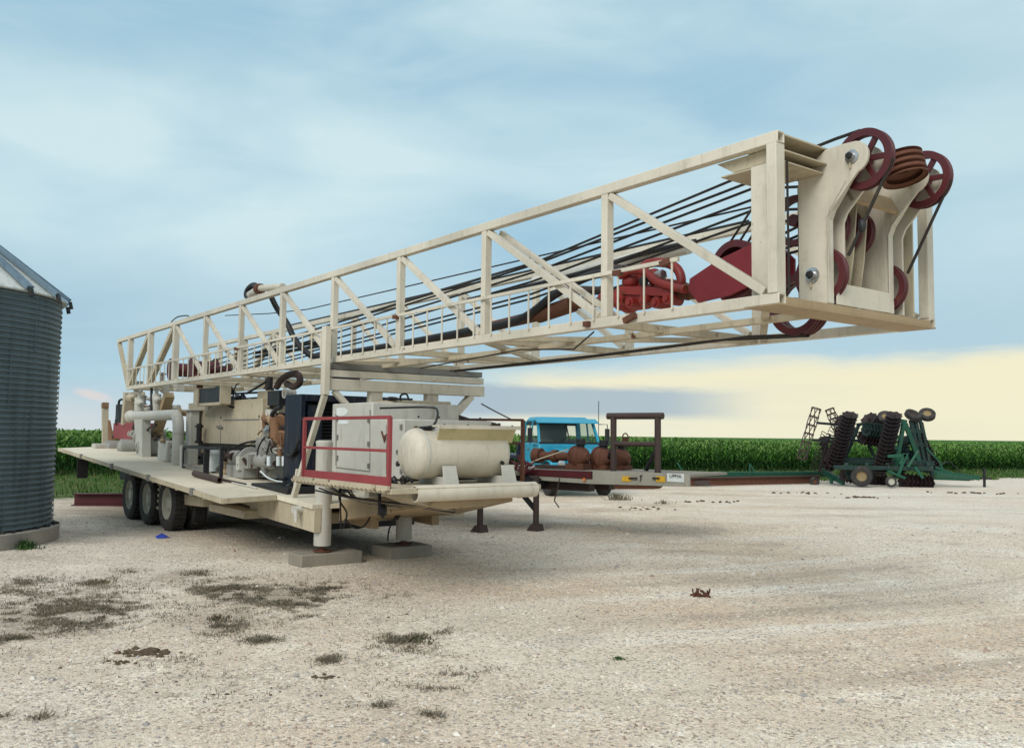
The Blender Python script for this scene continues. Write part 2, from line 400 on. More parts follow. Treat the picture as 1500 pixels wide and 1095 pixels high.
    for k in range(3): lk(t, pv, pm.inputs[k])
    c = mixc(t, mth(t, 'ADD', mth(t, 'MULTIPLY', stony, .55), .35), c, pm.outputs[0], 'MULTIPLY')
    c = mixc(t, mth(t, 'MULTIPLY', mth(t, 'MULTIPLY', ss(t, g1.outputs[1], .90, .92), stony), .8), c, (.80, .75, .67))
    c = mixc(t, mth(t, 'MULTIPLY', ss(t, g2.outputs[1], .93, .95), .5), c, (.80, .76, .70))
    farr = mth(t, 'MULTIPLY', ss(t, X, 3, 12), ss(t, Y, 9, 18)); c = mixc(t, mth(t, 'MULTIPLY', farr, .4), c, (.78, .73, .64))
    c = mixc(t, mth(t, 'MULTIPLY', ss(t, g1.outputs[2], .93, .95), .7), c, (.20, .14, .11))
    c = mixc(t, mth(t, 'MULTIPLY', ss(t, g2.outputs[2], .90, .93), .5), c, (.22, .18, .15))
    c = mixc(t, mth(t, 'MULTIPLY', ss(t, D, .58, .75), .5), c, (.30, .235, .18))
    c = mixc(t, mth(t, 'MULTIPLY', ss(t, E, .40, .26), .5), c, (.76, .69, .58))
    la = nd(t, 'ShaderNodeAttribute'); la.attribute_name = 'litter'
    lf = noi(t, mapping(t, co, (.8, 1.3, 1)), 7, 9, .82); lg = noi(t, co, 60, 4, .7)
    lm = ss(t, mth(t, 'ADD', la.outputs['Fac'], mth(t, 'MULTIPLY', mth(t, 'SUBTRACT', lf, .5), 4.2)), .38, .85)
    c = mixc(t, mth(t, 'MULTIPLY', lm, .62), c, mixc(t, ss(t, lg, .35, .65), (.14, .115, .08), (.42, .36, .28)))
    # oily, shaded soil where machines have stood
    # grass strip
    ge = mth(t, 'ADD', mth(t, 'MULTIPLY', mth(t, 'ADD', X, 12), .61), 21.8)
    ge2 = mth(t, 'ADD', mth(t, 'MULTIPLY', mth(t, 'ADD', X, -8), .47), 34)
    gg = mth(t, 'SUBTRACT', Y, mth(t, 'MINIMUM', ge, ge2))
    gg = mth(t, 'ADD', gg, mth(t, 'MULTIPLY', mth(t, 'SUBTRACT', B, .5), 9))
    c = mixc(t, ss(t, gg, -1.0, 1.2), c, mixc(t, ss(t, D, .4, .6), (.05, .09, .02), (.09, .12, .035)))
    lk(t, c, b.inputs['Base Color']); b.inputs['Roughness'].default_value = .95; b.inputs['Specular IOR Level'].default_value = .15
    hsum = mth(t, 'ADD', mth(t, 'MULTIPLY', v1.outputs['Distance'], -.25), mth(t, 'MULTIPLY', v2.outputs['Distance'], -.25))
    hsum = mth(t, 'ADD', hsum, mth(t, 'MULTIPLY', D, 1.2)); hsum = mth(t, 'ADD', hsum, mth(t, 'MULTIPLY', tr, .8))
    bn = nd(t, 'ShaderNodeBump', Strength=.75, Distance=.022); lk(t, hsum, bn.inputs['Height']); lk(t, bn.outputs[0], b.inputs['Normal'])
    mb = MB(); mb.add(vs, fs); o = mb.build('ground', m, kind='structure')
    at_ = o.data.attributes.new('litter', 'FLOAT', 'POINT'); vals = [0.0] * len(vs)
    els = []
    for (px, py, wx, wy, n) in PATCHES:
        c_ = G(px, py); els.append((c_.x, c_.y, abs(G(px - wx, py).x - c_.x) * 1.1, abs(G(px, py - wy).y - G(px, py + wy).y) / 2 * 1.1, min(1, .35 + n / 400)))
    for i, v in enumerate(vs):
        if not (4 < v[1] < 22 and -12 < v[0] < 3): continue
        w = 0
        for (ex, ey, rx, ry, k) in els:
            q = ((v[0] - ex) / rx) ** 2 + ((v[1] - ey) / ry) ** 2
            if q < 1.7: w = max(w, k * (1 - q / 1.7))
        vals[i] = w
    at_.data.foreach_set('value', vals)
make_ground()

def leafmat(name, a, b_, rough=.6, trans=.25):
    m, t, b = newmat(name)
    co = nd(t, 'ShaderNodeTexCoord').outputs['Object']
    n = noi(t, co, 1.3, 4, .6); n2 = noi(t, co, 9, 3)
    c = mixc(t, ss(t, n, .35, .65), a, b_); c = mixc(t, mth(t, 'MULTIPLY', n2, .4), c, [x * .5 for x in a])
    lk(t, c, b.inputs['Base Color']); b.inputs['Roughness'].default_value = rough
    b.inputs['Specular IOR Level'].default_value = .25
    tl = nd(t, 'ShaderNodeBsdfTranslucent'); lk(t, c, tl.inputs[0]); mx = nd(t, 'ShaderNodeMixShader'); mx.inputs[0].default_value = trans
    lk(t, b.outputs[0], mx.inputs[1]); lk(t, tl.outputs[0], mx.inputs[2]); lk(t, mx.outputs[0], t.nodes['Material Output'].inputs[0])
    return m
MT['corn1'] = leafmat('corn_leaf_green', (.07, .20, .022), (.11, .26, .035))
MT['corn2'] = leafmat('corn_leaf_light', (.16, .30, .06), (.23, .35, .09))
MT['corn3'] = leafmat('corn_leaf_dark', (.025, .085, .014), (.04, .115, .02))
MT['grass'] = leafmat('grass_green', (.05, .125, .02), (.08, .165, .03))
MT['grass2'] = leafmat('grass_dry', (.20, .17, .08), (.16, .18, .06))
MT['weed'] = leafmat('dead_weed', (.17, .14, .10), (.27, .225, .165), .9, .1)
MT['weed2'] = leafmat('olive_weed', (.11, .105, .06), (.17, .155, .09), .9, .1)
MT['weedg'] = leafmat('green_weed', (.05, .11, .03), (.08, .15, .04))

def make_corn():
    mb = MB(); rng = random.Random(3)
    dirx = V((1, .36, 0)).normalized(); perp = V((-dirx.y, dirx.x, 0)); base = V((-16, 34, 0))
    names = ['corn1', 'corn2', 'corn3']
    for n in names: mb.slot(n)
    for row in range(15):
        step = .19 if row < 3 else .27
        x = -34.0
        while x < 70:
            x += step * rng.uniform(.6, 1.4)
            p = base + dirx * x + perp * (row * .6 + rng.uniform(-.12, .12))
            d = p.y
            if abs(p.x) / max(1, p.y) > .82: continue
            hh = (1.62 - .32 * min(1, max(0, (x - 18) / 28))) * rng.uniform(.88, 1.06) - (0.0 if row > 1 else rng.uniform(0, .35))
            hh += .16 * mnoise.noise(V((x * .35, row * .3, 1))) + .08 * mnoise.noise(V((x * 1.3, row * .5, 4)))
            lean = V((rng.uniform(-.05, .05), rng.uniform(-.05, .05), 0))
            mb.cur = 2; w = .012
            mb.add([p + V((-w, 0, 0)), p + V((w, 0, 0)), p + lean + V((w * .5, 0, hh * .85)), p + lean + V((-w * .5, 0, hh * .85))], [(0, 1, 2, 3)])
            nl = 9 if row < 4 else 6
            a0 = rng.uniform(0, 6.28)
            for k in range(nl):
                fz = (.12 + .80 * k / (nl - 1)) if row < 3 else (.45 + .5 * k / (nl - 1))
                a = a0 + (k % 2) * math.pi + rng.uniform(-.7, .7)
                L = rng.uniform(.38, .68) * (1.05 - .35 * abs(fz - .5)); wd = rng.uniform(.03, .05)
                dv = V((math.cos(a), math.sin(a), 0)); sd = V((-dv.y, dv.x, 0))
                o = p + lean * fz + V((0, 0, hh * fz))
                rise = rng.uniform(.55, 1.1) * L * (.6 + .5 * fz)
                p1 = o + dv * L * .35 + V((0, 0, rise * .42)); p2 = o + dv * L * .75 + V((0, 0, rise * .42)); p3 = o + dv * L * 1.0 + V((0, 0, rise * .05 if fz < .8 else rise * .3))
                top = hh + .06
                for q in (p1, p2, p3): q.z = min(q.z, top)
                mb.cur = 1 if (fz > .8 and rng.random() < .6) else (2 if fz < .42 or rng.random() < .25 else 0)  # low leaves take the dark green, putting the stand's shade into the colour
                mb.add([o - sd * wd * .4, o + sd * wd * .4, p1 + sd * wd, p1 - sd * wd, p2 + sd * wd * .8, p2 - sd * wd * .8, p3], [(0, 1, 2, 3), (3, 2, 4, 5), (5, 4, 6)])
    # further rows: leafy tops only
    for k in range(32000):
        r = 8 + 150 * rng.random() ** 2.2
        x = rng.uniform(-40, 60 + r * 1.6)
        p = base + dirx * x + perp * r
        if p.y < 5 or abs(p.x) / p.y > .8: continue
        h = canopy_h(x, r)
        s = 1 + r / 60
        a = rng.uniform(0, 6.28); dv = V((math.cos(a), math.sin(a), 0)); sd = V((-dv.y, dv.x, 0)) * .05 * s
        z0 = h - .12; L = .3 * s
        mb.cur = rng.choice((0, 0, 1, 1, 2))
        o = p + V((0, 0, z0)); p1 = o + dv * L * .5 + V((0, 0, rng.uniform(.12, .24))); p2 = o + dv * L + V((0, 0, rng.uniform(.04, .18)))
        mb.add([o - sd, o + sd, p1 + sd, p1 - sd, p2], [(0, 1, 2, 3), (3, 2, 4)])
    # canopy sheet to the horizon
    mb2v = []; rs = [6.0]; st = .5
    while rs[-1] < 4200: rs.append(rs[-1] + st); st *= 1.12
    xs = [-4000, -1500, -600, -250, -120, -60] + [-30 + i * 1.0 for i in range(150)] + [130, 170, 240, 400, 800, 1600, 4200]
    for r in rs:
        for x in xs:
            p = base + dirx * x + perp * r
            mb2v.append((p.x, p.y, canopy_h(x, r) - .16 + (.09 * mnoise.noise(V((x * .9, r * .9, 0))) if r < 200 else 0) - (.5 if r < 6.3 else 0)))
    nx = len(xs)
    fs = [(j * nx + i, j * nx + i + 1, (j + 1) * nx + i + 1, (j + 1) * nx + i) for j in range(len(rs) - 1) for i in range(nx - 1)]
    mb.cur = 0; mb.add(mb2v, fs)
    o = mb.build('corn_field', smooth=False)
    tag(o, 'wide field of young green corn running to the horizon behind the yard', 'corn field', kind='stuff')
def canopy_h(x, r):
    h = 1.60 - .30 * min(1, max(0, (x - 18) / 28))
    k = min(1, max(0, (r - 12) / 150)); return h * (1 - k) + 1.42 * k
make_corn()

def blades(mb, cx, cy, rx, ry, n, h, w, rng, mats, rot=0, flat=.5):
    for k in range(n):
        rr = min(1.6, abs(rng.gauss(0, .62))); a = rng.uniform(0, 6.28)
        u, v = rr * math.cos(a) * rx, rr * math.sin(a) * ry
        x = cx + u * math.cos(rot) - v * math.sin(rot); y = cy + u * math.sin(rot) + v * math.cos(rot)
        b = rng.uniform(0, 6.28); L = h * rng.uniform(.5, 1.2) * (1.15 - .5 * rr)
        ln = V((math.cos(b), math.sin(b), 0)) * L * rng.uniform(.2, flat + .6); sd = V((-math.sin(b + .5), math.cos(b + .5), 0)) * w
        o = V((x, y, gz(x, y) - .01)); mb.slot(rng.choice(mats))
        m_ = o + ln * .45 + V((0, 0, L * .65)); e = o + ln + V((0, 0, L * rng.uniform(.55, .95)))
        mb.add([o - sd, o + sd, m_ + sd * .7, m_ - sd * .7, e], [(0, 1, 2, 3), (3, 2, 4)])
def make_grass():
    rng = random.Random(5); mb = MB()
    for k in range(34000):
        x = rng.uniform(-30, 60); y = rng.uniform(grass_edge(x) - 1.5, corn_edge(x) + .5) if corn_edge(x) + .5 > grass_edge(x) - 1.5 else None
        if y is None or y < 10 or abs(x) / y > .64: continue
        e = y - grass_edge(x) + 2.2 * mnoise.noise(V((x * .5, y * .5, 7)))
        if e < 0: continue
        s = 1 + y / 40
        blades(mb, x, y, .06, .06, 1, .11 * s, .012 * s, rng, ['grass', 'grass', 'grass', 'grass', 'grass', 'grass2'])
    o = mb.build('grass_strip', smooth=False)
    tag(o, 'strip of mown green grass between the gravel yard and the corn', 'grass', kind='stuff')
make_grass()

def make_stones():
    rng = random.Random(11); mb = MB()
    m1 = paint('pale_stone', (.72, .67, .58), .9, dirtamt=.15); m2 = paint('grey_stone', (.33, .31, .29), .9, dirtamt=.3); m3 = paint('pink_stone', (.40, .29, .24), .9, dirtamt=.3)
    m4 = paint('sand_stone', (.52, .44, .35), .9, dirtamt=.2); ms = [m1, m2, m3, m4]
    for m in ms: mb.slot(m)
    for k in range(30000):
        y = 3.0 + 15 * rng.random() ** 1.9; x = rng.uniform(-.62, .62) * y
        r = .004 + .011 * rng.random() ** 3 + .0005 * y
        if rng.random() < .02: r *= 2.3
        a = rng.uniform(0, 6.28); c, s = math.cos(a), math.sin(a); ry = r * rng.uniform(.6, 1); rz = r * rng.uniform(.4, .7)
        z = gz(x, y)
        vs = [(x + c * r, y + s * r, z), (x - s * ry, y + c * ry, z), (x - c * r * .8, y - s * r, z), (x + s * ry, y - c * ry, z), (x + rng.uniform(-.3, .3) * r, y, z + rz), (x + c * r * .4, y + s * r * .5, z + rz * .8)]
        mb.cur = rng.choice((0, 1, 1, 1, 2, 3))
        mb.add(vs, [(0, 1, 5), (1, 4, 5), (1, 2, 4), (2, 3, 4), (3, 5, 4), (3, 0, 5)])
    o = mb.build('gravel', smooth=False)
    tag(o, 'loose pale gravel scattered over the yard', 'gravel', kind='stuff')
make_stones()

def px_ground(px, py): p = G(px, py); return p.x, p.y
def make_weeds():
    rng = random.Random(21); mb = MB()
    # (px,py, half width px, half height px, n)
    for (px, py, wx, wy, n) in PATCHES:
        if n == 0: continue
        c = G(px, py); l = G(px - wx, py); f = G(px, py - wy); nr = G(px, py + wy)
        rx = abs(c.x - l.x); ry = abs(f.y - nr.y) / 2
        for k in range(int(n * 6)):
            x = c.x + rng.gauss(0, .75) * rx; y = c.y + rng.gauss(0, .75) * ry
            if .8 * mnoise.noise(V((x * 2.0, y * 2.6, 5))) + .8 * mnoise.noise(V((x * 6, y * 8, 2))) < .02: continue
            blades(mb, x, y, .05, .05, 2, .045, .0035, rng, ['weed', 'weed', 'weed', 'weed2'], flat=1.6)
    for k in range(150):
        py = 830 + 230 * rng.random() ** 1.3; px = rng.uniform(0, 760) if rng.random() < .8 else rng.uniform(700, 1500)
        x, y = px_ground(px, py); n = rng.randint(3, 14)
        if mnoise.noise(V((x * .8, y * .8, 9))) < -.1: continue
        for q in range(n): blades(mb, x + rng.gauss(0, .12), y + rng.gauss(0, .08), .02, .02, 2, .03, .003, rng, ['weed', 'weed2'], flat=1.3)
    o = mb.build('dead_weeds', smooth=False)
    tag(o, 'low dead grey weeds matted in patches over the gravel', 'weeds', kind='stuff')
    def clump(name, px, py, r, h, n, mats, label, cat='weed'):
        x, y = px_ground(px, py); m = MB(); blades(m, 0, 0, r, r, n, h, .007 + h * .02, rng, mats, flat=.7)
        ob = m.build(name, smooth=False); ob.location = (x, y, 0); tag(ob, label, cat)
    clump('weed_clump', 38, 803, .16, .16, 170, ['weedg'], 'green weed growing against the concrete base of the grain bin')
    clump('weed_clump', 904, 731, .42, .22, 130, ['weed2', 'weed'], 'bushy olive weed on the gravel below the pipe rack trailer nose')
    clump('weed_clump', 972, 737, .28, .13, 45, ['weed2'], 'small low weed on the gravel right of the trailer nose')
    clump('weed_clump', 905, 963, .07, .03, 50, ['weedg'], 'tiny bright green sprout alone on the gravel in the middle foreground')
    clump('weed_clump', 1068, 808, .0, .0, 0, ['weed'], 'x') if False else None
    clump('weed_clump', 152, 853, .24, .05, 150, ['grass2', 'weed2'], 'yellowish dry weed tuft on the left foreground gravel')
    clump('weed_clump', 600, 938, .22, .06, 170, ['weed2', 'weed'], 'olive matted weed tuft in the centre foreground')
    clump('weed_clump', 318, 906, .14, .06, 90, ['weed2', 'weed'], 'small sprawling weed tuft left of the centre foreground')
make_weeds()
def make_debris():
    rng = random.Random(31)
    def lumps(name, mat, px, py, n, sx, sy, r, label, cat):
        x, y = px_ground(px, py); mb = MB()
        for k in range(n):
            rr = r * rng.uniform(.4, 1.2)
            mb.ball((rng.uniform(-sx, sx), rng.uniform(-sy, sy), rr * .25), rr * rng.uniform(.8, 1.5), rr, rr * .6, 7, 5, .5)
        o = mb.build(name, mat, smooth=False); o.location = (x, y, gz(x, y)); tag(o, label, cat)
    soil = paint('dark_soil', (.10, .07, .045), .95, dirtamt=.4, bump=.6)
    mb = MB()
    for (px, py, n, sx, sy, r) in ((215, 955, 60, .22, .10, .026), (180, 968, 12, .16, .05, .018), (1045, 735, 14, .9, .25, .045), (1262, 728, 18, .8, .3, .05), (478, 992, 14, .12, .06, .014), (1420, 722, 20, 1.6, .5, .05), (1180, 722, 16, 1.4, .5, .045), (940, 745, 14, 1.0, .5, .035), (700, 900, 14, 2.5, .6, .012), (100, 1000, 12, 1.0, .3, .010), (420, 1010, 10, .8, .3, .010)):
        cx, cy = px_ground(px, py)
        for k in range(n):
            q = rng.uniform(.4, 1.2) * r; x = cx + rng.gauss(0, .5) * sx; y = cy + rng.gauss(0, .5) * sy
            mb.ball((x, y, gz(x, y) + q * .25), q * rng.uniform(.8, 1.5), q, q * .6, 7, 5, .5)
    tag(mb.build('soil_clods', soil, smooth=False), 'dark brown soil clods spilled about on the gravel', 'soil clods', kind='stuff')
    x, y = px_ground(1026, 873); mb = MB()
    for k in range(16):
        a = rng.uniform(0, 3.14); L = rng.uniform(.04, .11); h = rng.uniform(.01, .09)
        mb.beam((rng.uniform(-.1, .1), rng.uniform(-.06, .06), .005), (rng.uniform(-.1, .1), rng.uniform(-.06, .06), h), .012, .02)
    o = mb.build('scrap_metal', 'rust'); o.location = (x, y, gz(x, y)); tag(o, 'small heap of rusty red scrap metal on the open gravel', 'scrap metal')
    x, y = px_ground(237, 787); mb = MB()
    pts = [(math.cos(a) * .14 * rng.uniform(.6, 1.2), math.sin(a) * .08 * rng.uniform(.7, 1.2), rng.uniform(.0, .03)) for a in [i * .63 for i in range(10)]]
    mb.add(pts + [(0, 0, .08), (.05, .02, .05)], [(i, (i + 1) % 10, 10) for i in range(10)])
    o = mb.build('rag', 'bluecloth'); o.location = (x, y, gz(x, y)); tag(o, 'crumpled blue rag on the ground beside the rig wheels', 'rag')
make_debris()

# ------------------------------------------------------------------ grain bin
def make_bin():
    T = V((-7.15, 14.25, 0)); d = T.normalized(); n = V((d.y, -d.x, 0)); R = 2.05
    c = T - n * R
    c += d * .1; c.x -= .06
    b = thing('grain_bin', 'round corrugated galvanised grain bin with conical ribbed roof at the left edge', 'grain bin', c)
    H0, H1 = .22, 3.72; prof = []; nw = 43
    Rw = R - .07
    for i in range(nw * 6 + 1):
        z = H0 + .02 + (H1 - H0) * i / (nw * 6)
        prof.append((Rw + .017 * math.sin(i / 6 * 2 * math.pi), z))
    prof[-1] = (Rw, H1 + .02)
    MB().lathe((0, 0, 0), (0, 0, 1), prof, 128, cap=False).build('wall', 'galv', b)
    for k in range(14):
        a0 = k * 2 * math.pi / 14 + .1
        for zz in (0, 1, 2, 3):
            a = a0 + (zz % 2) * .22
            p = V((math.cos(a), math.sin(a), 0)) * (Rw + .014)
            MB().beam(p + V((0, 0, H0 + .05 + zz * .87)), p + V((0, 0, H0 + .90 + zz * .87)), .010, .006, up=(math.cos(a), math.sin(a), 0)).build('seam', 'galv', b)
    m = MB(); base = []; 
    m.lathe((0, 0, 0), (0, 0, 1), [(R + .04, -.05), (R + .04, H0 - .015), (R + .02, H0), (.2, H0 + .002)], 96)
    m.build('base', 'conc', b)
    # roof
    ez, er, ah, ar = H1 + .02, Rw + .07, H1 + 1.42, .25
    MB().lathe((0, 0, 0), (0, 0, 1), [(er - .12, ez - .03), (er, ez - .02), (er, ez), (ar, ah), (ar, ah + .15), (.02, ah + .2)], 60).build('roof', 'roofpanel', b)
    for k in range(20):
        a = 2 * math.pi * k / 20 + .05; u = V((math.cos(a), math.sin(a), 0)); s = V((-u.y, u.x, 0))
        mb = MB(); p0 = u * (er + .05) + V((0, 0, ez + .03)); p1 = u * ar + V((0, 0, ah + .05))
        nrm = (p1 - p0).cross(s).normalized()
        mb.beam(p0, p1, .12, .06, up=nrm)
        mb.build('roof_rib', 'roofrib', b)
        mb = MB(); mb.beam(p0 + V((0, 0, -.02)) + u * .005, p0 + u * .03 + V((0, 0, -.13)), .06, .05, up=u); mb.build('eave_clip', 'black', b)
    m = MB()
    for k in range(90):
        a = random.uniform(0, 6.28); r_ = Rw + random.uniform(.01, .07)
        m.ball((math.cos(a) * r_, math.sin(a) * r_, H0 + .015), random.uniform(.02, .05), random.uniform(.02, .05), .02, 6, 4, .5)
    m.build('sealant', 'black', b, kind='stuff')
make_bin()

# ------------------------------------------------------------------ the drilling rig
_v1 = ray(-235, 627); _v1.z = 0; _v1.normalize()
_t = V((_v1.y, -_v1.x, 0))
_tip = CAM + ray(1141, 430) / F * 6.2
RF = Frame((_tip.x, _tip.y, 0), _t)
RIG = thing('drilling_rig', 'cream trailer mounted drilling rig with long lattice mast lowered over its deck', 'drilling rig', RF.O, RF.rot)
A = RF.at
W_ = 2.14
ZB, ZT = 2.675, 3.835    # chord centre lines

def part(mb, name, mat, parent, bevel=0, **k): return mb.build(name, mat, parent, bevel, **k)
def deckz(s): return .84 + .042 * (s - 8.4)

def make_mast():
    m = MB(); cw = .085
    m.hollow((cw / 2, 0, ZT), (cw / 2, 18.75, ZT), cw, cw)
    m.hollow((W_ - cw / 2, 0, ZT), (W_ - cw / 2, 18.75, ZT), cw, cw)
    m.hollow((cw / 2, 0, ZB), (cw / 2, 17.75, ZB), cw, cw)
    m.hollow((W_ - cw / 2, 0, ZB), (W_ - cw / 2, 17.75, ZB), cw, cw)
    mast = part(m, 'mast', 'cream', RIG, .006)
    S = [.05, 1.79, 3.6, 5.35, 7.12, 8.87, 10.6, 12.4, 14.2, 16.0, 17.65]
    zb, zt = ZB + cw / 2, ZT - cw / 2
    pw = .078
    for side in (0, 1):
        x = cw / 2 if side == 0 else W_ - cw / 2
        for i, s in enumerate(S):
            w = pw if i < 8 else .11
            part(MB().beam((x, s, zb), (x, s, zt), w if i else .085, w if i else .1, up=(1, 0, 0)), 'post', 'cream', mast, .004)
        for i in range(1, 9):
            part(MB().beam((x, S[i] - .05, zt - .02), (x, S[i - 1] + .09, zb + .02), .062, .062, up=(1, 0, 0)), 'diagonal', 'cream', mast, .004)
        for i in (9, 10):
            part(MB().beam((x, S[i - 1] + .05, zt), (x, S[i] - .06, zb), .10, .10, up=(1, 0, 0)), 'diagonal', 'creamdirtyshade', mast, .004)
        part(MB().beam((x, 18.72, zt), (x, 17.72, zb), .07, .09, up=(1, 0, 0)), 'end_post', 'creamdirtyshade', mast, .004)
    # doubled brace in the third bay
    part(MB().beam((cw / 2 + .10, S[2] - .12, zt - .02), (cw / 2 + .10, S[1] + .0, zb + .02), .05, .05, up=(1, 0, 0)), 'diagonal', 'cream', mast, .004)
    # bottom plane lattice
    for i, s in enumerate(S[1:], 1):
        part(MB().beam((cw, s, ZB - .005), (W_ - cw, s, ZB - .005), .075, .07), 'cross_member', 'creamdirtyshade', mast, .004)
        a, b = (cw, W_ - cw) if i % 2 else (W_ - cw, cw)
        part(MB().beam((a, S[i - 1] + .12, ZB + .0), (b, s - .1, ZB + .0), .06, .05), 'plan_brace', 'creamdirtyshade', mast, .004)
    part(MB().beam((.75, .3, ZB - .022), (.75, 7.0, ZB - .052), .08, .05), 'plan_brace', 'creamdirtyshade', mast)
    # ladder along the near side
    m = MB(); lz = 3.09
    p0, p1 = V((-.012, .92, lz)), V((-.012, 17.7, lz))
    m.beam(p0, p1, .026, .032)
    s = .99
    while s < 17.6:
        m.cyl((-.012, s, ZB + cw / 2 - .02), (-.012, s, lz - .01), .0095, 6); s += .305
    part(m, 'ladder', 'cream', mast)
    for a, b in (((-.02, 1.55, lz - .02), (-.02, 1.64, lz - .015)), ((-.02, 5.3, lz - .02), (-.02, 5.39, lz - .015)), ((-.02, 10.6, lz - .02), (-.02, 10.69, lz - .015)), ((-.02, 1.95, ZB), (-.02, 2.01, ZB)), ((-.03, 1.38, ZB + .02), (-.03, 1.50, ZB - .02)), ((-.02, 1.0, lz), (-.02, 1.10, lz - .02))):
        part(MB().beam(a, b, .045, .045), 'clamp', 'rust', mast)
    return mast
MAST = make_mast()

def sheave(t, s, z, R, parent, axis=(1, 0, 0), w=.06, spokes=6, mat='maroon'):
    m = MB(); a = V(axis).normalized(); h = w / 2
    prof = [(R * .76, -h), (R, -h), (R, -h * .6), (R * .9, 0), (R, h * .6), (R, h), (R * .76, h), (R * .76, -h)]
    m.lathe((t, s, z), a, prof, 48, cap=False)
    m.cyl(V((t, s, z)) - a * h * 1.3, V((t, s, z)) + a * h * 1.3, R * .24, 20)
    r0 = a.orthogonal().normalized(); r1 = a.cross(r0); c = V((t, s, z))
    for k in range(spokes):
        an = 2 * math.pi * k / spokes + .3; u = r0 * math.cos(an) + r1 * math.sin(an)
        m.beam(c + u * R * .2, c + u * R * .8, R * .17, w * .45, up=a)
    return part(m, 'sheave', mat, parent, 0)
def axle(t, s, z, parent, r=.035):
    m = MB(); m.slot('chrome'); m.lathe((t, s, z), (-1, 0, 0), [(r * 1.5, 0), (r * 1.5, .008), (r * .9, .012), (r * .9, .04)], 20)
    m.slot('black'); m.lathe((t - .04, s, z), (-1, 0, 0), [(r * .85, 0), (r * .6, .02)], 6)
    m.slot('creamdirtyshade'); m.beam((t - .01, s + .01, z - r), (t - .012, s + .01, z - r * 2.4), .012, .012)
    part(m, 'axle', None, parent)

def crown_plate(tp, th=.025):
    """side cheek with goose-necked arm carrying the top sheave"""
    prof = [(.255, 2.70), (.255, 3.70), (.01, 3.86), (-.12, 3.865)]
    c = (-.215, 3.745); r = .118
    for k in range(0, 10):
        a = rad(100 + k * 18 * .95); prof.append((c[0] + r * math.cos(a), c[1] + r * math.sin(a)))
    prof += [(-.03, 3.40), (.0, 3.33), (.0, 2.70)]
    return [V((tp, s, z)) for s, z in prof], (th, 0, 0), prof
def make_crown():
    for k, tp in enumerate((.60, .80, 1.43, 1.63)):
        poly, off, prof = crown_plate(tp)
        m = MB().prism(poly, off)
        # edge flange round the inner profile
        if k in (0, 2):
            for a, b in (((0.0, 2.70), (0.0, 3.33)), ((0.0, 3.33), (-.03, 3.40)), ((-.03, 3.40), (-.165, 3.585))):
                m.beam((tp + .035, a[0] + .008, a[1]), (tp + .035, b[0] + .008, b[1]), .07, .014, up=(0, -1, .3))
        part(m, 'crown_cheek', 'cream', MAST, .003)
    # near vertical plate by the corner post, far plate
    part(MB().box(.088, .106, .09, .30, ZB + .045, 3.70), 'corner_plate', 'cream', MAST, .002)
    part(MB().box(1.79, 1.81, .0, .17, 2.70, 3.60), 'corner_plate', 'creamdirtyshade', MAST, .002)
    # stacked top channel
    m = MB()
    m.box(.09, .60, .0, .012, 3.70, 3.865) if False else None
    m.box(.09, W_ - .09, .02, .46, 3.862, 3.876)
    m.box(.09, .60, .0, .46, 3.74, 3.752)
    m.box(.09, .60, .03, .58, 3.675, 3.687)
    m.box(.09, W_ - .09, .24, .255, 3.69, 3.862)
    m.prism([(.088, .10, 3.79), (.088, .62, 3.79), (.088, .46, 3.69), (.088, .10, 3.69)], (.012, 0, 0))
    part(m, 'crown_channel', 'creamdirtyshade', MAST, .002)
    m = MB()
    m.box(.0, W_, -.004, .30, ZB - .043, ZB - .030); m.box(.085, W_ - .085, -.004, .010, ZB - .03, ZB + .02)
    m.box(.085, W_ - .085, .29, .30, ZB - .03, ZB + .04)
    part(m, 'base_channel', 'tan', MAST, .002)
    part(MB().box(.70, 1.43, -.006, .006, 2.70, 2.862), 'cover_plate', 'cream', MAST, .002, label='clean cream cover plate low between the cheeks')
    # inner plates
    for t in (1.02, 1.17):
        part(MB().prism([(t, .30, 2.72), (t, .12, 2.72), (t, .06, 3.1), (t, .02, 3.55), (t, .30, 3.70)], (.015, 0, 0)), 'inner_plate', 'creamdirtyshade', MAST, .002)
    part(MB().box(.82, 1.43, .40, .415, 2.70, 3.70), 'back_plate', 'creamdirtyshade', MAST)
    part(MB().beam((.80, -.05, 3.55), (1.43, -.05, 3.55), .03, .14, up=(0, .5, 1)), 'spreader', 'tan', MAST)
    R = .215
    sheave(.715, -.235, 3.745, .225, MAST); sheave(1.545, -.235, 3.745, .225, MAST)
    sheave(.715, .135, 2.935, .215, MAST, spokes=0); sheave(1.545, .12, 2.925, .2, MAST, spokes=0)
    sheave(1.0, .56, 2.785, .25, MAST, spokes=0)
    sheave(1.08, .56, 2.785, .25, MAST, spokes=0)
    sheave(.715, .36, 3.40, .2, MAST, spokes=0)
    for t in (.93, 1.10, 1.27): sheave(t, .22, 3.35, .19, MAST, spokes=0)
    m = MB(); prof = []
    for i in range(4):
        z = -.09 + i * .05; prof += [(.165, z), (.165, z + .012), (.13, z + .025), (.165, z + .038)]
    c = A(1322, 247, 0, 1.13)
    m.lathe((1.13, c.y, c.z), (0, .25, 1), prof, 40, cap=False); m.lathe((1.13, c.y, c.z - .03), (0, .25, 1), [(.13, 0), (.05, .01), (.05, .1), (.13, .11)], 30, cap=False)
    part(m, 'sheave', 'rust', MAST, label='horizontal triple grooved rusty sheave between the crown arms')
    axle(.60, -.205, 3.75, MAST); axle(.60, .135, 2.925, MAST, .04); axle(1.43, -.205, 3.75, MAST)
    axle(.98, .2, 3.38, MAST, .05)
make_crown()

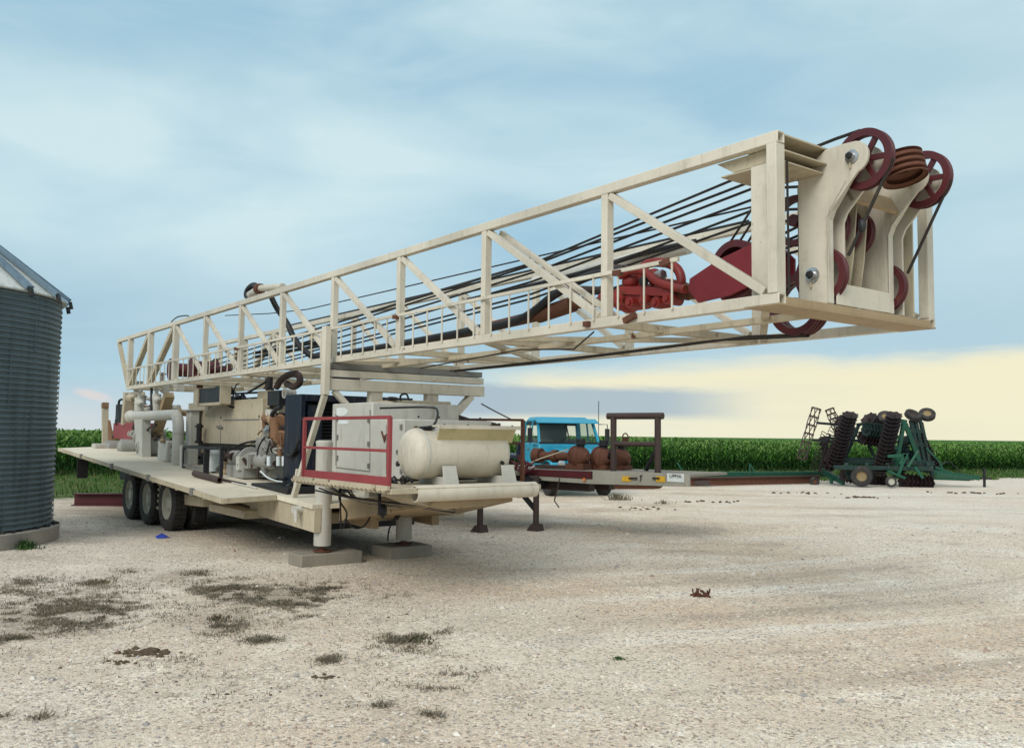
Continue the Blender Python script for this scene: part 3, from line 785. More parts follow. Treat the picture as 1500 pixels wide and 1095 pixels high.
def cable(pts, r=.011, mat='cable', name='cable', sag=0, parent=None, label=None):
    P = [V(p) for p in pts]
    if sag and len(P) == 2:
        a, b = P; P = [a.lerp(b, k / 14) - V((0, 0, sag * 4 * (k / 14) * (1 - k / 14))) for k in range(15)]
    return part(MB().tube(P, r, 6), name, mat, parent or MAST, label=label)
def make_cables():
    # drilling lines fanning back from the crown cluster
    ends = [(1084, 259, 790, 382), (1100, 266, 790, 385), (1100, 277, 790, 396), (1100, 293, 780, 412), (1100, 309, 780, 430), (1100, 326, 780, 437)]
    lo = [(450, 486), (450, 492), (450, 500), (450, 508), (450, 516), (450, 521)]
    for i, ((x0, y0, x1, y1), (x2, y2)) in enumerate(zip(ends, lo)):
        t = .95 + .07 * i
        a = A(x0, y0, 0, t); b = A(x1, y1, 0, t); c = A(x2, y2, 0, t)
        st = V((t, .30, (3.80, 3.78, 3.74, 3.66, 3.58, 3.5)[i]))
        if i == 0: st = V((.72, .40, 3.925))
        e = c + (c - b).normalized() * 5
        e.z = max(e.z, 2.78); e.y = min(e.y, 15.5)
        cable([st, a, b, c, e], .0125)
    # long thin line to the rear on top
    a = A(850, 361, 0, 1.2); b = A(450, 453, 0, 1.2); c = A(395, 459, 0, 1.2)
    cable([a + (a - b).normalized() * 2.4, a, b, c, A(330, 462, 0, 1.2)], .009)
    cable([A(790, 382, 0, 1.02), A(640, 426, 0, 1.02), A(500, 470, 0, 1.02), A(340, 520, 0, 1.02)], .012)
    cable([A(960, 403, 0, 1.0), A(800, 452, 0, 1.0), A(640, 492, 0, 1.0), A(460, 530, 0, 1.0)], .012)
    cable([A(880, 420, 0, 1.3), A(740, 470, 0, 1.3), A(560, 513, 0, 1.3), A(440, 535, 0, 1.3)], .012)
    # fast line over the first top sheave
    cable([(.72, .40, 3.925), (.715, .0, 3.962), (.715, -.2, 3.972)], .0125)
    cable([(.715, -.455, 3.70), (.70, -.10, 3.05)], .013, name='cable'); 
    cable([(1.545, -.455, 3.70), (1.545, -.09, 3.02)], .012)
    m = MB(); m.ball(tuple(V((.715, -.455, 3.70)).lerp(V((.70, -.10, 3.05)), .68)), .03, .03, .055); part(m, 'cable_clamp', 'black', MAST)
    # lines from block to cluster
    for i in range(4):
        x = 1.0 + i * .08
        cable([(x, 1.28 - .02 * i, 3.25 - .0 * i), (x, .42, 3.46 - .05 * i)], .012)
    for i in range(3):
        cable([A(1040 + i * 14, 400, 0, 1.1), A(1102 + i * 6, 305 + 10 * i, 0, 1.05)], .011)
    # line slung under the mast
    P = [A(1180, 488, 0, .42), A(1060, 508, 0, .9), A(900, 530, 0, 1.4), A(705, 543, 0, 2.2)]
    cable([(1.0, .5, 2.532), (1.1, 1.1, 2.58), (1.4, 2.2, 2.60), (1.75, 4.2, 2.61), (1.9, 7.0, 2.615)], .012)
    cable([(1.08, .5, 2.532), (1.2, 1.6, 2.59), (1.5, 3.4, 2.60), (1.7, 6.8, 2.60)], .010)
    cable([(-.01, 1.9, 2.60), (.2, 2.4, 2.50), (.5, 3.6, 2.60), (1.2, 6.8, 2.61)], .008)
    cable([(.135, .02, 3.68), (.135, .012, ZB + .05)], .009, name='vertical_line')
    # dark hose and strip on far top chord
    pts = spline([(W_ - .03, 1.9, 3.90), (W_ - .03, 4, 3.90), (W_ - .05, 8, 3.895), (W_ - .03, 14, 3.90)], 6)
    part(MB().tube(pts, .022, 8), 'hose', 'hose', MAST)
    part(MB().cyl((1.72, 2.35, 3.66), (1.72, 4.9, 3.62), .075, 18), 'standpipe', 'creamgrey', MAST)
    pts = spline([(1.65, 2.2, 3.68), (1.6, 2.9, 3.66), (1.5, 4.0, 3.55), (1.45, 6.0, 3.5)], 6)
    part(MB().tube(pts, .03, 8), 'hose', 'hose', MAST)
    # rotary hose looping inside the mast
    tt = .55
    pts = [A(398, 436, 0, .3), A(406, 452, 0, .32), A(421, 474, 0, .36), A(431, 495, 0, .42), A(447, 514, 0, .5), A(470, 522, 0, .6), A(560, 508, 0, .7), A(680, 486, 0, .8), A(760, 468, 0, .85), A(812, 432, 0, .85), A(862, 405, 0, .85), A(915, 396, 0, .85)]
    part(MB().tube(spline(pts, 8), .045, 12), 'rotary_hose', 'hose', MAST)
    # gooseneck with wheel on the near top chord
    a = A(412, 434, 0, .05); b = A(378, 430, 0, .05)
    m = MB(); m.slot('cream'); m.cyl((.05, a.y - .05, ZT + .06), (.05, b.y - .1, ZT + .15), .055, 16)
    m.slot('rust'); m.cyl((.05, b.y - .12, ZT + .14), (.05, b.y + .0, ZT + .155), .085, 14); m.slot('creamgrey'); m.cyl((.05, b.y, ZT + .14), (.05, b.y + .35, ZT + .10), .06, 14)
    part(m, 'gooseneck', None, MAST)
    c = V((.1, b.y + .42, ZT + .17))
    part(MB().tube([c + V((.02 * math.sin(k), .21 * math.cos(k), .10 * math.sin(k))) for k in [i * 2 * math.pi / 28 for i in range(28)]], .05, 12, closed=True), 'hose_loop', 'hose', MAST)
    part(MB().tube(spline([(.05, 14.6, 3.9), (.05, 14.2, 3.96), (.05, 13.6, 3.93), (.05, 13.4, 3.88)]), .012, 6), 'cable', 'cable', MAST)
    # dark machinery seen inside the rear mast
    for (px, py, w, r) in [(268, 542, .34, .2), (300, 538, .3, .17), (318, 542, .25, .13)]:
        p = A(px, py, 0, 1.2); m = MB(); m.lathe(p - V((.3, 0, 0)), (1, 0, 0), [(r * 1.3, 0), (r * 1.3, .04), (r * .8, .05), (r * .8, .5), (r * 1.3, .51), (r * 1.3, .55)], 20); part(m, 'winch', 'maroon', MAST)
    m = MB()
    for py in (517, 523): m.tube([A(372, py, 0, 1.1), A(470, py - 17, 0, 1.1)], .03, 8)
    part(m, 'hose', 'hose', MAST)
make_cables()

def make_block():
    T = thing('travelling_block', 'dark red travelling block with hook hanging in the mast near the crown', 'pulley block', RF.O, RF.rot)
    t0, t1 = .85, 1.25
    prof = [A(1010, 408, 0, t0), A(1052, 380, 0, t0), A(1105, 355, 0, t0), A(1120, 370, 0, t0), A(1120, 408, 0, t0), A(1070, 432, 0, t0), A(1022, 443, 0, t0), A(1008, 425, 0, t0)]
    for p in prof: p.z = max(p.z, 2.76)
    part(MB().prism(prof, (.03, 0, 0)), 'side_plate', 'crimson', T, .004)
    part(MB().prism([p + V((t1 - t0, 0, 0)) for p in prof], (.03, 0, 0)), 'side_plate', 'crimson', T, .004)
    cen = sum(prof, V()) / len(prof); cen += V((0, -.05, .05))
    for k in range(4): sheave(t0 + .085 + k * .085, cen.y, cen.z, .26, T, spokes=0, w=.07)
    a = A(1010, 428, 0, 1.0); b = A(955, 432, 0, 1.0)
    m = MB(); m.cyl(a + V((0, -.15, 0)), b, .075, 14); m.beam(A(1008, 436, 0, .95), A(950, 428, 0, .95), .05, .05)
    part(m, 'hook_shank', 'rust', T)
    S = thing('power_swivel', 'red oilfield swivel with curved gooseneck and bail behind the lattice', 'swivel', RF.O, RF.rot)
    t = 1.0
    c = A(935, 422, 0, t); e = A(985, 432, 0, t)
    m = MB()
    m.lathe(A(978, 432, 0, t), (A(905, 438, 0, t) - A(978, 432, 0, t)), [(.05, 0), (.07, .04), (.075, .12), (.11, .14), (.11, .18), (.09, .2), (.12, .26), (.13, .48), (.15, .49), (.15, .54), (.12, .55), (.12, .64), (.08, .66), (.08, .9)], 20)
    m.ball(A(925, 412, 0, t - .05), .09, .10, .08, 14, 8, .1); m.ball(A(958, 405, 0, t - .02), .07, .08, .08, 10, 6)
    m.beam(A(910, 425, 0, t - .12), A(985, 428, 0, t - .12), .05, .08)
    part(m, 'body', 'red', S)
    P = spline([A(938, 420, 0, t), A(938, 398, 0, t), A(950, 386, 0, t), A(975, 385, 0, t), A(992, 394, 0, t), A(998, 410, 0, t), A(994, 424, 0, t)], 6)
    part(MB().tube(P, .045, 14), 'gooseneck', 'red', S)
    m = MB(); m.tube(spline([A(908, 404, 0, t - .15), A(925, 396, 0, t - .15), A(945, 398, 0, t - .15), A(962, 412, 0, t - .15), A(985, 420, 0, t - .15), A(1004, 424, 0, t - .15)], 6), .04, 12)
    m.tube(spline([A(905, 432, 0, t + .2), A(940, 425, 0, t + .2), A(975, 415, 0, t + .2), A(1004, 420, 0, t + .2)], 6), .045, 12); part(m, 'bail', 'red', S)
    for x, y in ((915, 440), (930, 444), (950, 440), (968, 444), (985, 438)):
        q = A(x, y, 0, t - .1); m = MB(); m.cyl(q + V((-.08, 0, 0)), q + V((.1, 0, 0)), .055, 12); m.cyl(q + V((-.1, 0, 0)), q + V((-.08, 0, 0)), .03, 6); part(m, 'lug', 'red', S)
    P = spline([A(938, 402, 0, t), A(918, 396, 0, t), A(900, 394, 0, t)], 4)
    part(MB().tube(P, .05, 14), 'hose_coupling', 'brown', S)
    m = MB(); m.ball(A(943, 412, 0, t - .15), .04, .05, .05); m.ball(A(950, 402, 0, t - .15), .035, .045, .045); part(m, 'valve', 'black', S)
    part(MB().cyl(A(963, 404, 0, t - .1), A(972, 402, 0, t - .1), .05, 6), 'cap_nut', 'chrome', S)
    K = thing('kelly_pipe', 'long rusty brown kelly pipe lying inside the mast behind the swivel', 'pipe', RF.O, RF.rot)
    m = MB(); a = A(905, 440, 0, .95); b = A(835, 446, 0, .95); c_ = A(790, 462, 0, .95)
    m.cyl(a, b, .05, 14); m.cyl(b + V((0, -.05, 0)), c_, .085, 16); m.cyl(c_, A(560, 515, 0, .95), .06, 14)
    part(m, 'pipe', 'rust', K)
    part(MB().cyl(A(905, 427, 0, 1.1), A(842, 424, 0, 1.1), .045, 12), 'saver_sub', 'brown', K)
make_block()

def wheel(parent, c, ax, R, w, rimr=.55, rimmat='rim', seg=32, name='wheel', tread=True):
    c = V(c); ax = V(ax).normalized()
    e = MB(); h = w / 2
    e.lathe(c, ax, [(R * rimr, -h * .8), (R * .8, -h * 1.0), (R * .94, -h * .92), (R, -h * .7), (R, h * .7), (R * .94, h * .92), (R * .8, h), (R * rimr, h * .8)], seg, cap=False)
    if tread:
        r0 = ax.orthogonal().normalized(); r1 = ax.cross(r0)
        for k in range(36):
            an = 2 * math.pi * k / 36; u = r0 * math.cos(an) + r1 * math.sin(an)
            e.beam(c + u * (R + .004) - ax * h * .7, c + u * (R + .004) - ax * h * .05, R * .09, .02, up=u); e.beam(c + u * (R + .004) + ax * h * .1, c + u * (R + .004) + ax * h * .7, R * .09, .02, up=u)
    W0 = e.build(name, 'rubber', parent)
    m = MB(); m.lathe(c, ax, [(R * rimr, -h * .8), (R * rimr * .97, -h * .85), (R * rimr * .9, -h * .4), (R * .3, -h * .3), (R * .22, -h * .7), (R * .12, -h * .75), (.001, -h * .75)], seg, cap=False)
    m.lathe(c, ax, [(.001, h * .3), (R * .3, h * .3), (R * rimr * .9, h * .4), (R * rimr, h * .8)], seg, cap=False)
    r0 = ax.orthogonal().normalized(); r1 = ax.cross(r0)
    for k in range(8):
        an = k * math.pi / 4; u = r0 * math.cos(an) + r1 * math.sin(an)
        m.cyl(c + u * R * .36 - ax * h * .3, c + u * R * .36 - ax * h * .42, R * .03, 6)
    m.build('rim', rimmat, W0)
    return W0

def make_chassis():
    # deck: fixed centre and fold-out wings
    def slab(t0, t1, s0, s1, th=.06, dz=0, droop=0.0):
        m = MB(); vs = []
        for s in (s0, s1):
            for t, dd in ((t0, droop), (t1, 0)):
                z = deckz(s) + dz + dd
                vs += [(t, s, z - th), (t, s, z)]
        return m.add(vs, [(0, 1, 3, 2), (4, 6, 7, 5), (1, 5, 7, 3), (0, 2, 6, 4), (0, 4, 5, 1), (2, 3, 7, 6)])
    d = part(slab(-.28, 2.42, 6.95, 19.4), 'deck', 'deck', RIG, .003)
    m = slab(-1.04, -.29, 8.12, 19.4, .045, .002, -.03)
    wl = part(m, 'wing_platform', 'deck', RIG, .003, label='pale worn platform folded out along the near side of the deck')
    m = MB()
    s = 8.13
    m.beam((-1.045, 8.12, deckz(8.12) - .055), (-1.045, 19.4, deckz(19.4) - .055), .03, .07)
    m.beam((-1.04, 8.12, deckz(8.12) - .055), (-.29, 8.12, deckz(8.12) - .03), .03, .07)
    for s in (8.9, 10.2, 11.5, 12.9, 14.3, 15.8, 17.4, 18.9): m.beam((-1.04, s, deckz(s) - .085), (-.3, s, deckz(s) - .085), .06, .06)
    part(m, 'wing_frame', 'creamdirtyshade', wl)
    for s in (9.3, 11.6, 14.1, 16.8): part(MB().beam((-1.06, s, deckz(s) - .05), (-1.06, s + .12, deckz(s + .1) - .05), .04, .1), 'hinge', 'greysteel', wl)
    # frame rails
    for t in (-.25, 2.3):
        m = MB()
        if t < 0: m.add([(t, 6.95, deckz(6.95) - .062), (t + .1, 6.95, deckz(6.95) - .062), (t, 6.95, .42), (t + .1, 6.95, .42), (t, 9.2, deckz(9.2) - .062), (t + .1, 9.2, deckz(9.2) - .062), (t, 9.2, .5), (t + .1, 9.2, .5)],
              [(0, 1, 3, 2), (4, 6, 7, 5), (0, 4, 5, 1), (2, 3, 7, 6), (0, 2, 6, 4), (1, 5, 7, 3)])
        m.beam((t + .05, 9.2, .72), (t + .05, 19.2, 1.08), .08, .24)
        part(m, 'frame_rail', 'creamdirtyshade', RIG, .004)
    for t in (.55, 1.5):
        part(MB().beam((t, 6.8, .62), (t, 19.2, .98), .12, .36), 'frame_rail', 'tan', RIG, .004)
    m = MB()
    for s in (7.4, 9.0, 11.2, 15.6, 17.5): m.beam((-.2, s, deckz(s) - .25), (2.35, s, deckz(s) - .25), .1, .14)
    part(m, 'cross_member', 'creamdirtyshade', RIG)
    m = MB(); m.box(.1, 2.0, 8.2, 11.2, .30, .62); part(m, 'belly_shade_fill', 'black', RIG, .01)  # black fill added to stand for the deep shade under the deck
    # axles and wheels
    for s in (12.15, 13.4, 14.65):
        m = MB(); m.cyl((-.3, s, .46), (2.45, s, .46), .07, 12); m.beam((.2, s, .46), (.2, s, .8), .1, .2); m.beam((1.9, s, .46), (1.9, s, .8), .1, .2)
        part(m, 'wheel_axle', 'black', RIG)
        for t, a in ((-.50, 1), (-.16, 1), (2.30, -1), (2.64, -1)):
            wheel(RIG, (t, s, .455), (a, 0, 0), .465, .27, .6)
    m = MB()
    m.beam((-.62, 12.3, .82), (-.62, 15.8, .95), .03, .07); m.beam((-.55, 12.7, .86), (-.55, 12.7, .35), .05, .09)
    for z in (.76, .66, .56, .46): m.beam((-.6, 12.72, z), (-.45, 12.72, z), .06, .05)
    m.beam((-.6, 12.72, .34), (-.3, 12.72, .34), .1, .05)
    part(m, 'step_bracket', 'creamdirtyshade', RIG)
    # side boxes below the wing
    for (x0, x1, yt, yb, yt2, yb2) in ((253, 297, 719, 737, 729, 742), (306, 358, 737, 748, 748, 760)):
        a = A(x0, yt, 0, -.45); b = A(x1, yt2, 0, -.45); c = A(x1, yb2, 0, -.45); d_ = A(x0, yb, 0, -.45)
        part(MB().prism([a, b, c, d_], (.35, 0, 0)), 'side_box', 'creamdirtyshade', RIG, .008)
    m = MB(); p = A(154, 712, 0, -.7)
    m.beam((-.75, 18.2, 1.05), (-.75, 18.2, .62), .22, .04, up=(0, 1, 0)); part(m, 'mud_flap', 'black', RIG)
    # front platform and gooseneck
    zpl = 1.17
    m = MB(); m.prism([(-.80, 3.98, 1.10), (1.10, 3.98, 1.10), (1.5, 5.2, 1.10), (2.35, 6.6, 1.10), (-.80, 6.3, 1.10)][::-1], (0, 0, .055))
    fp = part(m, 'front_platform', 'creamdirtyshade', RIG, .004)
    m = MB()
    m.beam((-.82, 4.0, 1.16), (-.82, 6.3, 1.165), .03, .045)
    s = 4.05
    while s < 6.3: m.beam((-.845, s, 1.125), (-.845, s + .05, 1.15), .025, .02); s += .1
    part(m, 'tread_edge', 'creamdirtyshade', fp)
    m = MB(); m.add([(.1, 6.95, .82), (1.9, 6.95, .82), (1.9, 6.95, .55), (.1, 6.95, .55), (.0, 4.3, 1.098), (.95, 4.3, 1.098), (.95, 4.3, .95), (.0, 4.3, .95)], [(0, 1, 2, 3), (7, 6, 5, 4), (0, 4, 5, 1), (3, 2, 6, 7), (0, 3, 7, 4), (1, 5, 6, 2)])
    part(m, 'gooseneck_frame', 'tan', RIG, .01)
    m = MB()
    poly = [A(x, y, 1, 4.12) for x, y in ((686, 713), (748, 713), (744, 727), (713, 740), (653, 746), (629, 743), (633, 736), (660, 726))]
    m.prism(poly, (0, .015, 0)); part(m, 'nose_plate', 'tan', RIG, .003)
    poly = [A(x, y, 1, 4.2) for x, y in ((600, 712), (690, 712), (660, 738), (630, 742), (600, 730))]
    part(MB().prism(poly, (0, .6, 0)), 'nose_plate', 'creamdirtyshade', RIG, .003)
    # bumper pipe
    a = A(607, 723, 1, 4.05); b = A(783, 716, 1, 4.05)
    m = MB(); r = .085
    m.lathe(a, b - a, [(r - .012, .2), (r - .012, 0), (r, 0), (r, (b - a).length), (.001, (b - a).length)], 28, cap=False)
    part(m, 'bumper_pipe', 'cream', RIG)
    part(MB().cyl(a + V((0, 0, 0)) + (b - a).normalized() * .12, a + (b - a).normalized() * .125, r - .012, 24), 'pipe_plug', 'black', RIG)
    # air tank across the nose
    R = .275; c0 = V((-.17, 4.62, 1.485)); L = 1.07
    prof = [(.001, -.13)] + [(R * math.sin(rad(a)), -.13 * math.cos(rad(a))) for a in range(12, 91, 13)] + [(R, .0), (R, L)] + [(R * math.cos(rad(a)), L + .13 * math.sin(rad(a))) for a in range(12, 91, 13)]
    tank = part(MB().lathe(c0, (1, 0, 0), prof, 48, cap=False), 'air_tank', 'cream', RIG)
    part(MB().lathe(c0, (1, 0, 0), [(R + .001, .02), (R + .007, .022), (R + .007, .045), (R + .001, .047)], 48, cap=False), 'weld_band', 'creamgrey', tank)
    for (tx, an) in ((.05, 80), (.45, 60), (1.0, 200)):
        u = V((0, -math.sin(rad(an - 90)) if False else math.cos(rad(an)), math.sin(rad(an)))); q = c0 + V((tx, 0, 0)) + u * R; part(MB().cyl(q - u * .01, q + u * .03, .022, 12), 'tank_port', 'black' if an > 100 else 'rust', tank)
    for (px) in (653, 738):
        t = A(px, 700, 1, 4.4).x
        m = MB(); m.prism([(t - .10, 4.28, 1.155), (t + .10, 4.28, 1.155), (t + .085, 4.33, 1.36), (t - .085, 4.33, 1.36)], (0, .012, 0))
        m.box(t - .07, t - .05, 4.34, 4.85, 1.155, 1.24); m.box(t + .05, t + .07, 4.34, 4.85, 1.155, 1.24)
        part(m, 'tank_cradle', 'creamgrey', RIG, .002)
    # angled visor above the tank
    a = A(641, 628, 1, 4.3); b = A(762, 629, 1, 4.3); zc = 1.80
    m = MB(); m.box(a.x, b.x, 4.30, 4.42, zc - .015, zc + .0)
    m.box(a.x, b.x, 4.285, 4.30, zc - .04, zc + .002)
    vs_ = part(m, 'visor', 'cream', RIG, .002)
    m = MB(); m.prism([(a.x + .03, 4.302, zc - .04), (a.x + .03, 4.315, zc - .04), (a.x + .06, 4.43, zc - .185), (a.x + .06, 4.415, zc - .19)], (b.x - a.x - .09, 0, 0)); part(m, 'visor_lip', 'lip', vs_)
    m = MB()
    for k in range(4): m.cyl((a.x + .1 + k * (b.x - a.x - .2) / 3, 4.32, zc), (a.x + .1 + k * (b.x - a.x - .2) / 3, 4.32, zc + .012), .012, 8)
    part(m, 'bolt', 'black', RIG)
    m = MB(); m.tube(spline([(-.12, 4.6, 1.77), (.0, 4.5, 1.80), (.05, 4.5, 1.95), (.05, 4.7, 2.0), (-.45, 4.9, 1.98)], 6), .012, 6); m.box(-.12, .02, 4.5, 4.62, 1.755, 1.775)
    part(m, 'air_line', 'black', RIG)
    m = MB(); rr = random.Random(4)
    for k in range(26):
        m.ball((-.25 + rr.uniform(-.12, .12), 4.75 + rr.uniform(-.2, .2), 1.17 + rr.random() ** 2 * .35), .025, .025, .03, 6, 4, .8)
    part(m, 'valve_cluster', 'black', RIG)
    # hydraulic jacks
    for t, s, z0 in ((-.08, 7.05, .235), (1.20, 7.15, .22)):
        m = MB(); m.lathe((t, s, z0), (0, 0, 1), [(.106, 0), (.112, .01), (.112, 1.32), (.118, 1.33), (.115, 1.36), (.08, 1.37)], 32)
        J = part(m, 'jack', 'creamgrey', RIG)
        m = MB(); m.cyl((t, s, .165), (t, s, z0 + .02), .04, 16); m.cyl((t, s, .162), (t, s, .175), .12, 20); part(m, 'jack_foot', 'rust', J)
    # hoses under the platform
    rr = random.Random(8)
    for k in range(9):
        y0 = 6.2 - rr.random() * .4; z0 = 1.08 - rr.random() * .1
        pts = spline([(-.4 + k * .05, 6.6, z0), (-.45 + k * .04, 5.8, .97 - k * .012), (-.2 + k * .05, 5.0, .93 - k * .01), (.3, 4.5, .92 - k * .012)], 6)
        part(MB().tube(pts, .012, 6), 'hose', ['hose', 'brown', 'creamdirtyshade'][k % 3], RIG)
    for pts in ([(500, 700), (497, 730), (508, 752), (500, 772), (498, 705)], [(505, 760), (520, 773), (535, 768), (548, 745)], [(590, 738), (580, 755), (570, 775), (568, 792)], [(592, 740), (586, 750), (580, 760)]):
        part(MB().tube(spline([A(x, y, 1, 6.2) for x, y in pts], 8), .011 if len(pts) > 3 else .03, 6), 'hose', 'hose', RIG)
    m = MB(); m.beam(A(556, 715, 1, 5.2), A(556, 745, 1, 5.2), .03, .03); m.ball(A(560, 748, 1, 5.3), .06, .06, .08, 8, 6, .4); part(m, 'drain_valve', 'black', RIG)
    m = MB(); p = A(432, 746, 0, -.35); m.cyl(p + V((-.03, 0, 0)), p + V((.1, 0, 0)), .05, 16); m.cyl(p + V((-.0, -.03, .0)), p + V((0, -.05, -.16)), .035, 12, .02); part(m, 'hitch_eye', 'creamgrey', RIG)
    # red railing
    def rail(t, s0, s1, ret=0.0):
        m = MB()
        for s in (s0, s1): m.beam((t, s, 1.14), (t, s, 1.87), .04, .04)
        m.beam((t, s0, 1.865), (t, s1, 1.865), .035, .035); m.beam((t, s0, 1.53), (t, s1, 1.53), .035, .03)
        m.beam((t - .001, s0, 1.215), (t - .001, s1, 1.215), .012, .11)
        if ret: m.beam((t, s1, 1.865), (t + ret, s1, 1.865), .035, .035); m.beam((t + ret, s1, 1.14), (t + ret, s1, 1.87), .04, .04); m.beam((t, s1, 1.53), (t + ret, s1, 1.53), .03, .03)
        part(m, 'railing', 'redrail', RIG, .003)
    rail(-.80, 4.04, 6.08)
    q = A(766, 615, 1, 6.2); z1 = q.z; t = q.x
    m = MB(); m.beam((t, 6.2, 1.0), (t, 6.2, z1), .045, .045); m.beam((t, 6.2, z1), (t, 8.3, z1 + .03), .035, .035); m.beam((t, 6.2, z1 - .33), (t, 8.3, z1 - .31), .03, .03); m.beam((t, 8.3, .8), (t, 8.3, z1 + .03), .04, .04)
    part(m, 'railing', 'rust', RIG, label='rusty dark railing on the far side of the platform')
make_chassis()

def make_rest():
    rest = None
    m = MB(); m.box(-.10, 2.40, 6.93, 7.09, 2.265, 2.415)
    rest = part(m, 'mast_rest', 'cream', RIG, .006)
    part(MB().box(-.10, 2.39, 6.94, 7.06, 2.44, 2.53), 'rest_channel', 'cream', rest, .004)
    part(MB().box(-.10, 2.39, 6.98, 7.12, 2.545, 2.625), 'rest_pad', 'greysteel', rest, .004)
    part(MB().box(-.18, -.10, 6.90, 7.02, 2.2, 3.10), 'guide_post', 'cream', rest, .005)
    part(MB().box(-.0, .35, 6.935, 7.05, 2.415, 2.44), 'spacer', 'black', rest)
    for t in (.62, 1.52):
        part(MB().box(t - .09, t + .09, 6.95, 7.07, .85, 2.265), 'rest_leg', 'cream', rest, .004)
    part(MB().beam((-.14, 6.96, 2.2), (-.17, 7.85, .74), .07, .07, up=(1, 0, 0)), 'rest_brace', 'cream', rest, .004)
    part(MB().beam((-.16, 7.78, .9), (-.16, 7.70, 1.2), .05, .05), 'rest_brace', 'cream', rest)
    part(MB().beam((.0, 6.99, 2.26), (.42, 6.95, 1.84), .07, .08, up=(0, 1, 0)), 'rest_brace', 'cream', rest, .004)
    part(MB().beam((2.2, 7.0, 2.26), (1.68, 7.0, 1.75), .09, .12, up=(0, 1, 0)), 'rest_brace', 'cream', rest, .004)
    # white equipment housings behind the platform
    def hb(x0, x1, yt, yb, t0, t1, name, mat, bev=.012, zt=None, **k):
        a = A(x0, yt, 0, t0); b = A(x1, yt, 0, t0); c = A((x0 + x1) / 2, yb, 0, t0)
        s1, s0 = a.y, b.y
        return part(MB().box(t0, t1, s0, s1, c.z, (a.z + b.z) / 2 if zt is None else zt), name, mat, RIG, bev, **k), s0, s1
    o, s0, s1 = hb(541, 592, 614, 700, -.02, 1.22, 'equipment_cabinet', 'creamgrey')
    m = MB()
    z = 1.95
    o2, q0, q1 = hb(487, 546, 590, 694, -.015, 1.25, 'control_cabinet', 'creamgrey')
    a = A(500, 602, 0, -.02)
    p0, p1, p2, p3 = A(490, 594, 0, -.019), A(509, 595, 0, -.019), A(509, 612, 0, -.019), A(490, 611, 0, -.019)
    mb = MB(); cen = (p0 + p2) / 2; ry = abs(p0.y - p1.y) / 2
    mb.prism([cen + V((0, math.cos(k * math.pi / 8) * ry, math.sin(k * math.pi / 8) * .055)) for k in range(16)], (.006, 0, 0)); part(mb, 'decal', 'plate', o2)
    q = A(503, 618, 0, -.019); mb = MB().box(-.021, -.016, q.y - .14, q.y + .14, q.z - .025, q.z + .025); part(mb, 'decal', 'plate', o2)
    for (x0, y0, x1, y1) in ((492, 600, 492, 682), (542, 600, 542, 690), (492, 684, 542, 690), (566, 622, 566, 694)):
        a_, b_ = A(x0, y0, 0, -.022), A(x1, y1, 0, -.022); part(MB().beam(a_, b_, .008, .008), 'panel_seam', 'greysteel', o2)
    for (x, y) in ((494, 612), (494, 640), (494, 670), (540, 615), (540, 650), (540, 682), (568, 640), (568, 675), (588, 625), (588, 660), (588, 690)):
        q = A(x, y, 0, -.022); part(MB().box(-.035, -.018, q.y - .02, q.y + .02, q.z - .03, q.z + .03), 'hinge', 'greysteel', o2)
    for x in (610, 640, 670, 700): q = A(x, 620, 1, 5.14); part(MB().cyl((q.x, s0 - .004, z - .05), (q.x, s0 - .014, z - .05), .012, 8), 'bolt', 'black', o)
    p = A(561, 640, 0, -.03); m = MB(); m.beam(p + V((0, .04, .07)), p + V((0, -.04, -.05)), .012, .02); m.beam(p + V((0, -.07, .03)), p + V((0, -.03, -.06)), .012, .014); m.beam(p + V((0, -.0, 0)), p + V((0, -.1, .03)), .012, .02)
    part(m, 'latch', 'rust', o)
    m = MB(); p = A(585, 588, 1, 6.6); m.box(.55, 1.4, 6.3, 6.9, 1.9, 2.14); part(m, 'hood', 'creamdirtyshade', RIG, .01)
    m = MB(); m.tube(spline([(.62, 6.3, 2.13), (.62, 6.3, 2.2), (.7, 6.3, 2.22), (.74, 6.3, 2.15)], 6), .014, 6); m.ball((.5, 6.3, 2.15), .1, .05, .03, 8, 5, .4); part(m, 'lifting_hook', 'black', RIG)
    rr = random.Random(9); m = MB()
    for k in range(9): m.tube(spline([(1.55 + rr.uniform(-.05, .05), 6.4, 1.92 + rr.uniform(-.08, .05)), (1.9, 6.4 + rr.uniform(-.1, .1), 1.84 + rr.uniform(-.06, .07)), (2.25 + rr.uniform(-.1, .1), 6.35, 1.80 + rr.uniform(-.05, .06))], 6), .022, 6)
    m.tube(spline([(1.9, 6.3, 2.13), (2.1, 6.25, 2.03), (2.35, 6.2, 1.92)], 5), .009, 6)
    part(m, 'hose_bundle', 'brown', RIG)
    # dark engine enclosure
    a = A(422, 571, 0, .12); b = A(441, 571, 0, .12)
    zt = 2.26; s0, s1 = b.y, a.y + .1
    m = MB(); m.box(.12, .20, s0, s1, .95, zt); m.box(.20, 2.0, s0, s1, zt - .10, zt); m.box(.20, 2.0, s0 + .5, s1, .95, zt - .1); m.box(1.92, 2.0, s0, s0 + .5, .95, zt - .1)
    eng = part(m, 'engine_enclosure', 'blue', RIG, .01)
    m = MB(); z = 1.0
    while z < 2.1: m.beam((.22, s0 + .15, z), (1.9, s0 + .15, z), .05, .012, up=(0, .5, 1)); z += .05
    part(m, 'radiator', 'black', eng)
    m = MB(); m.box(.24, .45, s0 - .02, s0 + .2, .98, 2.1); part(m, 'radiator_post', 'blue', eng)
make_rest()

